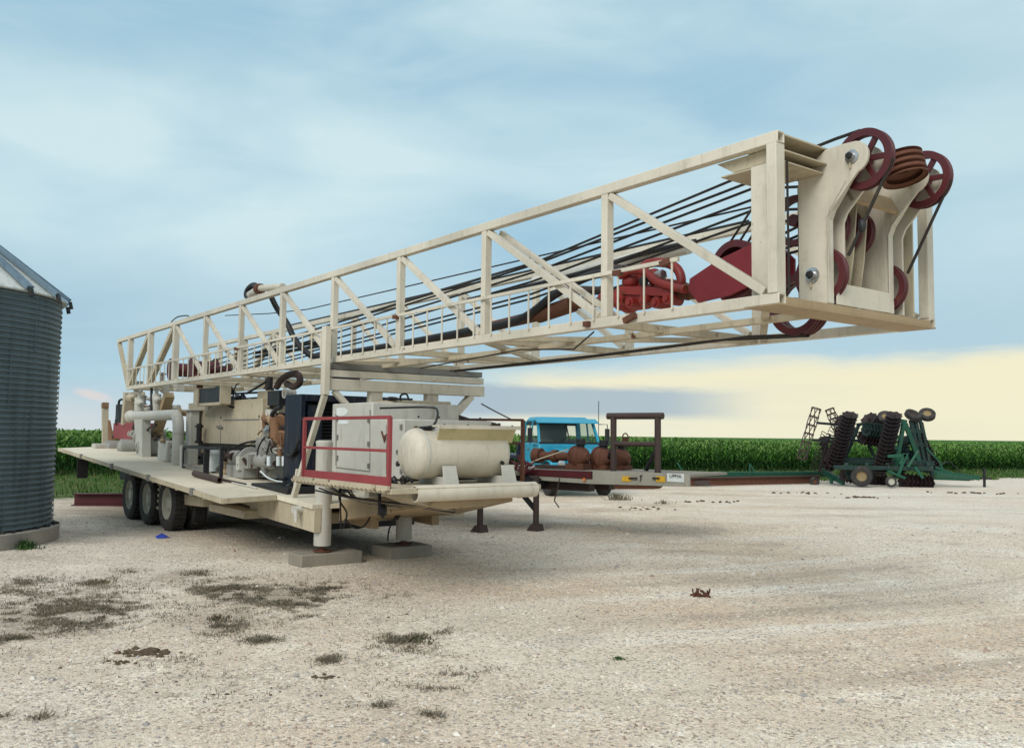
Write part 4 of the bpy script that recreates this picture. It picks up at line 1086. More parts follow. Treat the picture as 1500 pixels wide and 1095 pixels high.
def make_deckgear():
    # long machinery cabinet
    t0 = .42
    a = A(276, 592, 0, t0); b = A(384, 592, 0, t0); c = A(330, 650, 0, t0)
    s1, s0 = a.y, b.y
    cab = part(MB().box(t0, 1.9, s0, s1, c.z, a.z + .02), 'engine_cabinet', 'creamdirtyshade', RIG, .01)
    m = MB(); sm = (s0 + s1) / 2
    m.beam((t0 - .004, sm, c.z), (t0 - .004, sm, c.z + .35), .01, .012); m.beam((t0 - .004, s0 + .1, a.z - .33), (t0 - .004, sm - .1, a.z - .33), .01, .02)
    for s in (s0 + .1, sm, s1 - .2): m.cyl((t0, s, a.z - .28), (t0 - .02, s, a.z - .28), .02, 8)
    m.beam((t0 - .02, sm - .12, c.z + .3), (t0 - .02, sm + .18, c.z + .32), .03, .03)
    part(m, 'door_seam', 'greysteel', cab)
    part(MB().box(t0 + .1, 1.8, s0 + .1, s1 - .1, deckz(s0) , c.z), 'cabinet_base', 'greysteel', RIG)
    m = MB(); p = A(358, 672, 0, .3); m.cyl(p + V((0, .35, 0)), p + V((0, -.25, 0)), .17, 24); m.cyl(p + V((0, -.25, 0)), p + V((0, -.3, 0)), .21, 24); m.cyl(p + V((0, -.3, 0)), p + V((0, -1.2, .0)), .13, 20)
    m.box(p.x - .2, p.x + .25, p.y - .5, p.y + .3, deckz(p.y), p.z - .1)
    part(m, 'gearbox', 'machine', RIG, .006)
    # engine with rusty pipework
    rr = random.Random(12); m = MB(); m.slot('machine')
    c = A(398, 655, 0, .5); m.box(.4, 1.3, c.y - .35, c.y + .45, deckz(c.y) + .05, c.z + .15)
    for (x0, y0, x1, y1, r, mt) in ((388, 612, 412, 616, .07, 'orange'), (392, 606, 398, 618, .05, 'tan'), (404, 612, 406, 640, .10, 'orange'), (400, 626, 416, 630, .06, 'brown'), (408, 640, 416, 644, .11, 'orange'),
                                    (398, 636, 402, 660, .05, 'brown'), (410, 650, 411, 676, .045, 'orange'), (403, 648, 404, 680, .035, 'brown'), (390, 628, 396, 650, .06, 'machine'), (384, 640, 392, 642, .05, 'machine')):
        m.slot(mt); m.cyl(A(x0, y0, 0, .36 + rr.uniform(-.06, .06)), A(x1, y1, 0, .36 + rr.uniform(-.06, .06)), r, 12)
        q = A(x1, y1, 0, .34); m.cyl(q + V((-.02, 0, 0)), q + V((.02, .02, .03)), r * 1.35, 10)
    for k in range(26):
        m.slot(rr.choice(('brown', 'orange', 'machine', 'black'))); q = A(rr.uniform(386, 416), rr.uniform(604, 680), 0, rr.uniform(.3, .5)); w_ = rr.uniform(.02, .05)
        if k % 2: m.beam(q, q + V((rr.uniform(-.05, .05), rr.uniform(-.18, .18), rr.uniform(-.12, .12))), w_, w_)
        else: m.tube(spline([q, q + V((-.03, rr.uniform(-.15, .15), rr.uniform(0, .1))), q + V((0, rr.uniform(-.3, .3), rr.uniform(-.2, .1)))], 4), w_ * .5, 6)
    m.slot('chrome'); m.ball(A(393, 632, 0, .3), .06, .1, .09, 9, 6, .4)
    part(m, 'engine', None, RIG)
    m = MB()
    m.tube(spline([A(388, 640, 0, .25), A(380, 652, 0, .22), A(377, 668, 0, .2), A(382, 678, 0, .2), A(392, 676, 0, .2)], 6), .015, 6)
    m.tube(spline([A(396, 645, 0, .25), A(393, 655, 0, .22), A(390, 668, 0, .22)], 6), .014, 6)
    m.tube(spline([A(398, 608, 0, .3), A(404, 600, 0, .3), A(412, 596, 0, .3)], 6), .035, 8)
    part(m, 'hose', 'hose', RIG)
    for x in (394, 408, 416): part(MB().cyl(A(x, 682, 0, .2), A(x, 668, 0, .2), .035, 12), 'filter', 'white', RIG)
    part(MB().beam(A(398, 580, 0, .8), A(386, 648, 0, .8), .16, .1), 'exhaust_guard', 'orange', RIG)
    # low blue skid in front of the engine
    a = A(375, 683, 0, -.05); b = A(428, 694, 0, -.05)
    part(MB().box(-.12, .9, b.y, a.y, deckz(b.y) + .0, deckz(a.y) + .04), 'skid', 'black', RIG, .01)
    part(MB().tube(spline([A(382, 690, 0, -.14), A(392, 699, 0, -.16), A(405, 704, 0, -.18), A(413, 705, 0, -.2)], 6), .012, 6), 'hose', 'white', RIG)
    # winch drum and lights slung below the mast
    a = A(290, 568, 0, .15); b = A(322, 568, 0, .15); c = A(306, 592, 0, .15)
    m = MB(); s1, s0, zt, zb = a.y, b.y, a.z, c.z
    m.slot('creamdirtyshade'); m.box(.15, .34, s0, s1, zb - .02, zb + .03); m.box(.15, .34, s1, s1 + .25, zb, zt); m.box(.15, .34, s0 - .04, s0, zb, zt)
    m.slot('black'); m.box(.18, .33, s0, s1, zb + .03, zt - .02)
    part(m, 'winch_box', None, RIG)
    m = MB(); m.slot('brown'); p = A(420, 556, 0, .3)
    m.tube(spline([A(405, 567, 0, .3), A(412, 556, 0, .3), A(425, 548, 0, .3), A(437, 549, 0, .3), A(439, 560, 0, .3), A(430, 566, 0, .3), A(420, 562, 0, .3)], 6), .052, 12)
    part(m, 'hook', None, MAST)
    m = MB(); p = A(402, 583, 0, .5); m.slot('creamdirtyshade'); m.box(.5, .7, p.y + .2, p.y + .75, p.z - .14, p.z + .14); m.slot('black'); m.box(.46, .7, p.y - .3, p.y + .2, p.z - .12, p.z + .12); part(m, 'work_light', None, RIG)
    m = MB()
    for x0, y0, x1, y1 in ((330, 577, 430, 572), (340, 585, 420, 580)): m.tube([A(x0, y0, 0, .9), A(x1, y1, 0, .9)], .02, 6)
    m.beam(A(350, 588, 0, .9), A(355, 578, 0, .9), .04, .04); m.beam(A(362, 588, 0, .9), A(356, 578, 0, .9), .04, .04)
    for k in range(7): m.ball(A(325 + k * 4, 583 + (k % 3) * 2, 0, .8), .08, .1, .06, 7, 5, .5)
    part(m, 'pipework', 'blue', RIG)
    # rear A-frame legs and mast pivot
    m = MB(); m.beam(A(248, 578, 0, .35), A(218, 668, 0, .35), .16, .2, up=(1, 0, 0)); part(m, 'mast_leg', 'tan', RIG, .008)
    p = A(203, 622, 0, -.08)
    m = MB(); m.prism([A(196, 604, 0, -.08), A(208, 604, 0, -.08), A(208, 676, 0, -.08), A(199, 675, 0, -.08)], (.18, 0, 0)); part(m, 'mast_leg', 'creamgrey', RIG, .006)
    m = MB(); m.beam(A(192, 575, 0, .3), A(188, 622, 0, .3), .2, .3, up=(1, 0, 0)); part(m, 'mast_pivot', 'creamdirtyshade', RIG); m = MB(); m.beam(A(204, 575, 0, 1.2), A(206, 668, 0, 1.2), .2, .25, up=(1, 0, 0)); m.ball(A(192, 582, 0, .2), .12, .3, .1, 9, 6, .4); part(m, 'mast_pivot', 'creamdirtyshade', RIG)
    # big white pipe with elbow
    zt = A(230, 608, 0, .0).z
    a = A(192, 608, 0, .0); b = A(262, 609, 0, .0); zz = (a.z + b.z) / 2
    pts = [(0, a.y, zz), (0, (a.y + b.y) / 2, zz), (0, b.y + .25, zz)] + [(0, b.y + .25 - .25 * math.sin(rad(k)), zz - .25 + .25 * math.cos(rad(k))) for k in (20, 45, 70, 90)] + [(0, b.y, zz - .6), (0, b.y, deckz(b.y))]
    m = MB(); m.tube(pts, .105, 18)
    m.lathe((0, b.y, zz - .36), (0, 0, 1), [(.11, 0), (.115, .0), (.115, .03), (.11, .03)], 20, cap=False)
    m.ball((0, a.y, zz), .14, .2, .14, 12, 8)
    part(m, 'standpipe', 'creamgrey', RIG)
    m = MB(); m.box(.2, .36, b.y - .1, b.y + .2, deckz(b.y), 2.1); m.box(.15, .42, b.y - .15, b.y + .3, 2.1, 2.13); part(m, 'mud_stand', 'creamgrey', RIG, .006)
    for x, y in ((204, 590), (229, 585)):
        q = A(x, y, 0, .2); m = MB(); m.cyl((.2, q.y, zz), (.2, q.y, q.z + .12), .1, 12); m.ball((.2, q.y, q.z), .1, .2, .1, 10, 6); m.cyl((.2, q.y, q.z), (.2, q.y, q.z + .32), .04, 8)
        part(m, 'valve', 'creamgrey', RIG)
    part(MB().tube([A(198, 600, 0, .5), A(262, 596, 0, .5)], .05, 8), 'manifold', 'creamgrey', RIG)
    part(MB().cyl(A(222, 610, 0, .1), A(222, 568, 0, .1), .03, 8), 'valve_stem', 'black', RIG)
    # pump unit with red cover
    tr = .2; a = A(166, 619, 0, tr); b = A(193, 619, 0, tr); c = A(180, 643, 0, tr)
    m = MB(); m.prism([(tr, a.y, a.z), (tr, b.y, b.z), (tr, b.y, c.z), (tr, b.y + .4, c.z - .03), (tr, a.y, c.z)], (.6, 0, 0)); part(m, 'belt_cover', 'redrail', RIG, .02, label='bright red belt cover on the rear pump')
    m = MB(); m.slot('machine')
    for x, y, r in ((172, 656, .17), (190, 655, .19), (168, 652, .12), (218, 655, .2), (213, 640, .16)): q = A(x, y, 0, .15); m.cyl(q + V((-.2, 0, 0)), q + V((.4, 0, 0)), r, 16); m.ball(q + V((-.2, 0, 0)), .07, r * .8, r * .8, 10, 6)
    q = A(190, 655, 0, .3); m.box(.3, 1.5, q.y - 1.8, q.y + .8, deckz(q.y), q.z + .05)
    part(m, 'mud_pump', None, RIG)
    m = MB(); q = A(180, 598, 0, .5); m.box(.4, .7, q.y - .4, q.y + .3, q.z - .5, q.z + .1); m.tube(spline([A(176, 620, 0, .4), A(174, 590, 0, .4), A(180, 585, 0, .4), A(187, 592, 0, .4)], 6), .03, 6); part(m, 'engine_stack', 'black', RIG)
    # small white gearcase and motor
    a = A(231, 645, 0, -.02); b = A(244, 645, 0, -.02); zt = a.z
    part(MB().box(-.02, .5, b.y, a.y, deckz(b.y), zt), 'gearcase', 'creamgrey', RIG, .03)
    m = MB(); q = A(252, 672, 0, .1)
    for k in range(10): m.ball(q + V((rr.uniform(-.05, .2), rr.uniform(-.5, .3), rr.uniform(-.2, .2))), .1, .14, .11, 8, 6, .3)
    part(m, 'motor', 'machine', RIG)
    part(MB().beam(A(268, 652, 0, -.1), A(268, 688, 0, -.1), .09, .12), 'support_post', 'creamgrey', RIG)
    # upright rusty post and bracket at the tail
    m = MB(); m.slot('creamdirtyshade'); m.beam(A(154, 592, 0, .3), A(154, 655, 0, .3), .14, .14); m.slot('orange'); m.prism([A(158, 615, 0, .3), A(166, 655, 0, .3), A(158, 655, 0, .3)], (.06, 0, 0)); part(MB().box(.2, .6, 18.3, 19.2, deckz(18.3), deckz(18.7) + .13), 'tail_bracket', 'rust', RIG)
    m.beam(A(154, 590, 0, .29), A(154, 597, 0, .29), .15, .15)
    part(m, 'tail_post', None, RIG)
    m = MB(); m.beam((-.2, 18.9, deckz(18.9) + .05), (-.2, 19.3, deckz(19.3) + .05), .3, .08); m.beam((.6, 18.9, deckz(18.9) + .04), (1.8, 19.2, deckz(19.2) + .04), .3, .06); part(m, 'tail_plate', 'creamgrey', RIG)
    return
make_deckgear()

def make_clutter():
    rr = random.Random(77)
    mats = ['brown', 'black', 'machine', 'hose', 'tan', 'creamgrey', 'rust', 'greysteel']
    # (px0, px1, t0, t1, z above deck, count)
    for (x0, x1, t0, t1, z0, z1, n) in ((196, 262, -.1, .5, .02, .55, 16), (262, 350, .15, .35, .02, .45, 10), (340, 440, .0, .35, .02, .55, 16), (160, 200, .0, .6, .02, .7, 9), (385, 425, .35, .6, .5, 1.35, 10), (276, 330, .3, .6, 1.25, 1.6, 8), (330, 420, .4, 1.2, 1.2, 1.6, 12), (190, 262, .3, 1.2, .6, 1.7, 14)):
        for k in range(n):
            t = rr.uniform(t0, t1); q = A(rr.uniform(x0, x1), 650, 0, t); z = deckz(q.y) + rr.uniform(z0, z1); m = MB()
            typ = rr.random(); c = V((t, q.y, z))
            if typ < .4:
                name = 'hose'; e = c + V((rr.uniform(-.1, .3), rr.uniform(-1.2, 1.2), rr.uniform(-.2, .25))); e.z = max(e.z, deckz(e.y) + .03)
                e.x = max(e.x, -.15)
                mid = (c + e) / 2 + V((0, 0, rr.uniform(-.2, .15))); mid.z = max(mid.z, deckz(mid.y) + .03)
                m.tube(spline([c, mid, e], 6), rr.uniform(.012, .03), 6); mt = rr.choice(('hose', 'hose', 'brown', 'black'))
            elif typ < .7:
                name = 'pipe_fitting'; r = rr.uniform(.03, .07); e = c + rr.choice((V((0, .35, 0)), V((0, 0, .3)), V((.3, 0, 0)))) * rr.uniform(.6, 1.4)
                m.cyl(c, e, r, 12); m.cyl(c, c.lerp(e, .12), r * 1.5, 12); m.cyl(c.lerp(e, .8), c.lerp(e, .92), r * 1.5, 12); mt = rr.choice(mats)
            elif typ < .87:
                name = 'valve'; r = rr.uniform(.04, .07); m.ball(c, r, r * 1.2, r, 10, 7, .1); m.cyl(c, c + V((0, 0, r * 2.6)), r * .3, 8); m.lathe(c + V((0, 0, r * 2.6)), (0, 0, 1), [(r * 1.1, 0), (r * 1.1, .012)], 14); mt = rr.choice(mats)
            else:
                name = 'control_box'; w, h, d = rr.uniform(.06, .14), rr.uniform(.06, .16), rr.uniform(.05, .1); m.box(c.x - d, c.x + d, c.y - w, c.y + w, c.z - h, c.z + h); m.cyl(c + V((-d, 0, 0)), c + V((-d - .02, 0, 0)), w * .4, 8); mt = rr.choice(('machine', 'black', 'creamgrey', 'greysteel'))
            part(m, name, mt, RIG, 0)
    # joint gussets, weld plates and hanging lines that dirty up the mast
    for i, s_ in enumerate((1.79, 3.6, 5.35, 7.12, 8.87, 10.6, 12.4)):
        for z, d in ((ZT - .043, -1), (ZB + .043, 1)):
            part(MB().prism([(.02, s_ - .10 if d < 0 else s_ + .04, z), (.02, s_ - .04 if d < 0 else s_ + .12, z), (.02, s_ - .04 if d < 0 else s_ + .04, z + d * .07)], (.012, 0, 0)), 'gusset', 'creamdirtyshade', MAST)
    # dark springs, tank and boxes added under the machine to deepen its shade
    for s_ in (12.7, 14.0): part(MB().beam((-.02, s_, .66), (-.02, s_ + .01, .9), .9, .08, up=(0, 1, 0)), 'suspension', 'black', RIG) if False else None
    for t in (.05, 2.0):
        part(MB().tube(spline([(t, 11.5, .72), (t, 12.2, .60), (t, 12.8, .72), (t, 13.4, .60), (t, 14.0, .72), (t, 14.7, .60), (t, 15.3, .74)], 5), .05, 8), 'leaf_spring', 'black', RIG)
    part(MB().cyl((.3, 9.2, .55), (1.8, 9.2, .55), .16, 20), 'air_reservoir', 'black', RIG)
    part(MB().box(.15, 2.0, 15.6, 18.6, .55, .9), 'belly_shade_fill', 'black', RIG, .01)
    part(MB().box(.1, 2.0, 7.6, 8.3, .45, .8), 'belly_shade_fill', 'brown', RIG, .01)
make_clutter()

def deck_things():
    # black steel frame, bucket, pipe, rods: all resting on the rig's deck
    T = thing('steel_frame_stand', 'black open steel frame stand standing on the rig deck', 'frame stand', RF.O, RF.rot)
    t0, t1 = -.12, .35
    a = A(270, 654, 0, t0); b = A(325, 656, 0, t0); s1, s0 = a.y, b.y; sm = A(303, 654, 0, t0).y
    zt = a.z
    m = MB(); m.beam((t0, s0, zt), (t0, s1, zt), .05, .05); m.beam((t1, s0, zt), (t1, s1, zt), .05, .05)
    for s in (s0, sm, s1): m.beam((t0, s, zt), (t1, s, zt), .05, .05)
    part(m, 'top_frame', 'black', T)
    for t in (t0, t1):
        for s in (s0, sm, s1): part(MB().beam((t, s, deckz(s)), (t, s, zt), .05 if s != sm else .09, .05), 'leg', 'black', T)
    m = MB(); m.beam((t0, sm, deckz(sm) + .06), (t0, s1, deckz(s1) + .06), .03, .05); m.beam((t1, sm, deckz(sm) + .06), (t1, s1, deckz(s1) + .06), .03, .05); m.beam((t0, s1 - .06, deckz(s1) + .05), (t0, s1 - .06, zt - .05), .02, .02)
    part(m, 'stretcher', 'greysteel', T)
    p = A(315, 683, 0, .12); zb = deckz(p.y)
    B = thing('bucket', 'white plastic bucket behind the legs of the black frame stand', 'bucket', RF.O, RF.rot)
    m = MB(); zs = zb + .02
    m.lathe((.12, p.y, zs), (0, 0, 1), [(.125, 0), (.145, .30), (.155, .30), (.155, .33), (.147, .33), (.15, .37), (.14, .37), (.12, .02), (.001, .02)], 32, cap=False)
    m.lathe((.12, p.y, zs), (0, 0, -1), [(.125, 0), (.001, .0)], 32, cap=False)
    part(m, 'body', 'white', B)
    part(MB().tube([(.12 + .157 * math.cos(k), p.y + .157 * math.sin(k), zs + .30 - .10 * abs(math.sin(k))) for k in [i * math.pi / 12 for i in range(13)]], .004, 6), 'handle', 'chrome', B)
    a = A(285, 694, 0, -.45); b = A(322, 704, 0, -.45)
    m = MB(); d = (b - a)
    m.lathe((a.x, a.y, deckz(a.y) + .05), (b - a) * 1.0, [(.05, 0), (.05, (b - a).length), (.035, (b - a).length), (.035, (b - a).length - .12), (.001, (b - a).length - .12)], 20)
    for v in range(len(m.v)): pass
    o = m.build('pipe', 'brown'); o.location = RF.O; o.rotation_euler = (0, 0, RF.rot); tag(o, 'short thick dark pipe lying on the pale fold-out platform', 'pipe')
    for k, (x0, y0, x1, y1, r, lab) in enumerate(((326, 696, 355, 700, .022, 'thin dark rod lying on the deck right of the thick pipe'), (340, 703, 372, 706, .012, 'thinnest pale rod lying on the deck nearest the skid'))):
        a = A(x0, y0, 0, -.3); b = A(x1, y1, 0, -.3)
        o = MB().cyl((a.x, a.y, deckz(a.y) + r + .005), (b.x + .05, b.y, deckz(b.y) + r + .005), r, 10).build('rod', 'brown' if k == 0 else 'creamgrey')
        o.location = RF.O; o.rotation_euler = (0, 0, RF.rot); tag(o, lab, 'rod')
    # blocks under the jacks
    for (t0, t1, s0, s1, z1, lab) in ((-.44, .42, 6.88, 7.30, .15, 'long weathered timber block under the near front jack of the rig'), (.88, 1.55, 6.95, 7.5, .15, 'timber block under the far front jack of the rig')):
        m = MB(); m.box(t0, t1, s0, s1, -.02, z1)
        o = m.build('support_block', 'wood', bevel=.012); o.location = RF.O; o.rotation_euler = (0, 0, RF.rot); tag(o, lab, 'timber block')
    # red steel beam behind the rig
    a = G(104, 741); b = G(192, 741); b2 = a + (b - a)
    f = Frame(a, (b - a)); L = (b - a).length
    m = MB(); m.box(0, L + 1.0, 0, .3, .0, .03); m.box(.02, L + 1.0, .13, .16, .03, .26); m.box(0.02, L + 1.0, 0.02, .28, .26, .28)
    o = m.build('steel_beam', 'maroon', bevel=.003); o.location = f.O; o.rotation_euler = (0, 0, f.rot); tag(o, 'dark red steel beam lying on the ground behind the rig', 'steel beam')
deck_things()

# ------------------------------------------------------------------ pipe rack trailer
def make_trailer():
    P0 = G(868, 689, 1.1); P0.z = 0
    FR = Frame(P0, (.80, -.60)); at = FR.at
    T = thing('flatbed_trailer', 'low rusty flatbed trailer loaded with pumps and a pipe headache rack', 'trailer', FR.O, FR.rot)
    zt = 1.1
    a = at(1009, 693, 1, 0).x; l = at(770, 684, 1, 0).x
    m = MB(); m.box(l - .1, a, .0, 1.5, .93, zt - .012); part(m, 'nose_beam', 'greysteel', T, .004) if False else None
    m = MB()
    m.prism([(0, 0, zt), (a, 0, zt), (a, 0, .90), (0, 0, .87)], (0, .06, 0)); part(m, 'front_beam', 'beige', T, .003)
    m = MB(); m.prism([(l, -.012, zt - .02), (-.02, -.012, zt - .015), (-.02, -.012, .955), (l, -.012, .97)], (0, .05, 0)); part(m, 'side_rail', 'maroon', T, .003)
    m = MB(); m.prism([(l, .0, .965), (0, .0, .95), (0, .0, .87), (l + .35, .0, .89)], (0, .05, 0)); part(m, 'lower_rail', 'beige', T)
    part(MB().box(l - 6, a - .01, .045, 1.55, zt - .05, zt - .008), 'deck', 'wood', T, .003)
    part(MB().box(l - 6, l, -.9, .04, zt - .13, zt - .06), 'deck', 'wood', T, .003)
    p = [at(x, y, 1, .02) for x, y in ((900, 706), (969, 706), (957, 716), (900, 716))]
    part(MB().prism(p, (0, .25, 0)), 'apron', 'rust', T, .003)
    m = MB(); m.box(l - 6, -.2, .2, .4, .72, .92); m.box(l - 6, -.2, .9, 1.1, .72, .92); part(m, 'frame_rail', 'brown', T)
    # yellow reflectors with tapered brackets
    for (x0, x1, y0, y1) in ((911, 924, 697, 705), (961, 974, 697, 706)):
        q0, q1 = at(x0, y0, 1, -.01), at(x1, y1, 1, -.01)
        part(MB().box(q0.x, q1.x, -.012, -.002, q1.z, q0.z), 'reflector', 'yellow', T)
    for (x0, x1) in ((921, 933), (956, 966)):
        q0, q1 = at(x0, 700, 1, -.02), at(x1, 700, 1, -.02); part(MB().beam(q0, q1, .03, .025), 'bracket', 'black', T)
    q = at(856, 702, 1, -.02); part(MB().cyl(q, q + V((0, -.02, 0)), .028, 14), 'marker_lamp', 'amber', T)
    q = at(939, 700, 1, -.02); part(MB().tube(spline([q + V((.02, 0, .05)), q + V((-.02, 0, .03)), q + V((.0, 0, .0)), q + V((-.02, 0, -.05))], 5), .008, 6), 'hook', 'black', T)
    q0, q1 = at(977, 692, 1, -.012), at(1002, 707, 1, -.012)
    pl = part(MB().box(q0.x, q1.x, -.012, -.003, q1.z + .01, q0.z - .008), 'sign_plate', 'plate', T)
    cu = bpy.data.curves.new('writing', 'FONT'); cu.body = 'UPMA'; cu.size = .082; cu.extrude = .002; cu.space_character = 1.0
    to = bpy.data.objects.new('writing_src', cu); COL.objects.link(to)
    bpy.context.view_layer.update()
    me = bpy.data.meshes.new_from_object(to.evaluated_get(bpy.context.evaluated_depsgraph_get())); bpy.data.objects.remove(to)
    me.materials.clear(); me.materials.append(MT['ink'])
    wo = bpy.data.objects.new('writing', me); COL.objects.link(wo); wo.parent = pl
    wo.rotation_euler = (rad(90), 0, 0); wo.location = (q0.x + .045, -.017, (q0.z + q1.z) / 2 + .0)
    # headache rack of welded pipe
    b0 = .35
    xl, xr = at(898.5, 690, 1, b0).x, at(963.5, 690, 1, b0).x
    ztp = at(930, 609, 1, b0).z; zmid = at(930, 650, 1, b0).z
    r = .055
    rk = part(MB().cyl((xl - .12, b0, ztp), (xr + .1, b0, ztp), r * 1.05, 18), 'headache_rack', 'brown', T)
    for x in (xl, xr): part(MB().cyl((x, b0, zt - .01), (x, b0, ztp), r, 18), 'rack_post', 'brown', rk)
    part(MB().cyl((xl, b0, zmid), (xr, b0, zmid), r * .8, 16), 'rack_rail', 'brown', rk)
    for x in (xl, xr): part(MB().beam((x, b0 + .03, zmid - .02), (x - .55, b0 + .6, zt), .06, .06), 'rack_brace', 'black', rk)
    q = at(770, 684, 1, -.5)
    # landing legs
    for px, py, top in ((703, 779, 742), (785, 777, 718)):
        g = G(px, py); lo = FR.loc(g)
        m = MB(); m.cyl((lo.x, lo.y, .05), (lo.x, lo.y, .98), .055, 14)
        m.prism([(lo.x - .13, lo.y - .12, 0), (lo.x + .13, lo.y - .12, 0), (lo.x + .06, lo.y - .08, .12), (lo.x - .06, lo.y - .08, .12)], (0, .2, 0))
        L = part(m, 'landing_leg', 'brown', T)
        if px == 703:
            for sx in (-1, 1): part(MB().beam((lo.x, lo.y, .42), (lo.x + sx * .3, lo.y, .85), .05, .05), 'leg_brace', 'rust', L)
        else: part(MB().beam((lo.x, lo.y, .36), (lo.x - .5, lo.y - .1, .88), .06, .08), 'leg_brace', 'black', L)
    m = MB(); a1 = at(790, 706, 1, .1); m.beam(a1, at(762, 722, 1, .1), .3, .18); m.box(l - .4, l + .35, -.2, .6, .78, .93); part(m, 'coupler', 'black', T)
    g = at(812, 716, 1, .1); part(MB().tube([at(820, 700, 1, .0), at(812, 733, 1, .0), at(819, 743, 1, .0)], .012, 6), 'crank_handle', 'brown', T)
    # centrifugal pumps on the bed: two casings with flanged pipes behind
    def pump(px, pyc, R, b, label, pipe_to=None):
        c = at(px, pyc, 1, b)
        P = thing('pump', label, 'pump', FR.O, FR.rot, 'rusty pumps lying on the flatbed trailer')
        vol = MB(); vol.tube([c + V((-.05 - .0 * k, R * .82 * math.cos(k * .42), R * .82 * math.sin(k * .42))) for k in range(15)], [R * (.16 + .02 * k) for k in range(15)], 10); part(vol, 'volute', 'rust', P)
        ax = V((1, -.25, 0)).normalized()
        m = MB(); m.lathe(c, ax, [(R * .4, -.35), (R * .8, -.22), (R, -.12), (R, .0), (R * .85, .06), (R * .5, .10), (R * .3, .16)], 26)
        m.lathe(c, ax, [(R * 1.0, -.17), (R * 1.08, -.165), (R * 1.08, -.13), (R * 1.0, -.125)], 26)
        cs = part(m, 'casing', 'rust', P)
        m = MB()
        for k in range(10):
            a_ = k * .628; r0 = V((0, 0, 1)); r1 = ax.cross(r0); u = r0 * math.cos(a_) + r1 * math.sin(a_)
            m.cyl(c + u * R * .84 - ax * .14, c + u * R * .84 + ax * .04, .014, 6)
        part(m, 'bolt', 'brown', cs)
        part(MB().lathe(c + V((-.02, 0, R * .6)), (0, 0, 1), [(.07, 0), (.07, .10), (.11, .11), (.11, .13), (.09, .14), (.09, .21), (.06, .21)], 20), 'outlet', 'black', P)
        m = MB(); m.box(c.x - .25, c.x + .12, c.y - .15, c.y + .15, zt, c.z - R * .6); part(m, 'foot', 'rust', P)
        if pipe_to:
            e = at(pipe_to[0], pipe_to[1], 1, b); m = MB(); m.tube([c + V((-.2, 0, 0)), c.lerp(e, .5), e], R * .42, 16); m.cyl(e - V((.08, 0, 0)), e + V((.08, 0, 0)), R * .75, 20); m.cyl(c.lerp(e, .55), c.lerp(e, .65), R * .62, 20)
            part(m, 'suction_pipe', 'rust', P)
            part(MB().box(e.x, c.x - .25, e.y - .1, e.y + .1, zt, zt + .06), 'skid', 'brown', P)
    pump(852, 669, .19, .35, 'rusty pump with long suction pipe at the left on the flatbed', (788, 667))
    pump(886, 671, .20, .75, 'rusty pump behind the left rack post of the flatbed')
    pump(912, 672, .19, .9, 'rusty pump seen between the two rack posts of the flatbed')
    q = at(916, 640, 1, .9); m = MB(); m.tube([q + V((.055 * math.cos(k), 0, .07 * math.sin(k))) for k in [i * math.pi / 8 for i in range(9)]], .012, 8)
    m.cyl(q + V((0, 0, -.15)), q + V((0, 0, -.0)), .06, 12); part(m, 'lifting_eye', 'rust', T)
    part(MB().tube([at(770, 681, 1, .0), at(790, 672, 1, .0), at(832, 658, 1, .1)], .012, 6), 'strap', 'creamdirtyshade', T)
    m = MB(); rr = random.Random(2)
    for k in range(22): q = at(rr.uniform(752, 775), rr.uniform(672, 688), 1, -.2); m.tube(spline([q, q + V((rr.uniform(-.1, .1), 0, rr.uniform(-.1, .1))), q + V((rr.uniform(-.15, .15), .05, rr.uniform(-.15, .1)))], 4), .014, 5)
    o = m.build('chain_pile', 'maroon', T)
make_trailer()

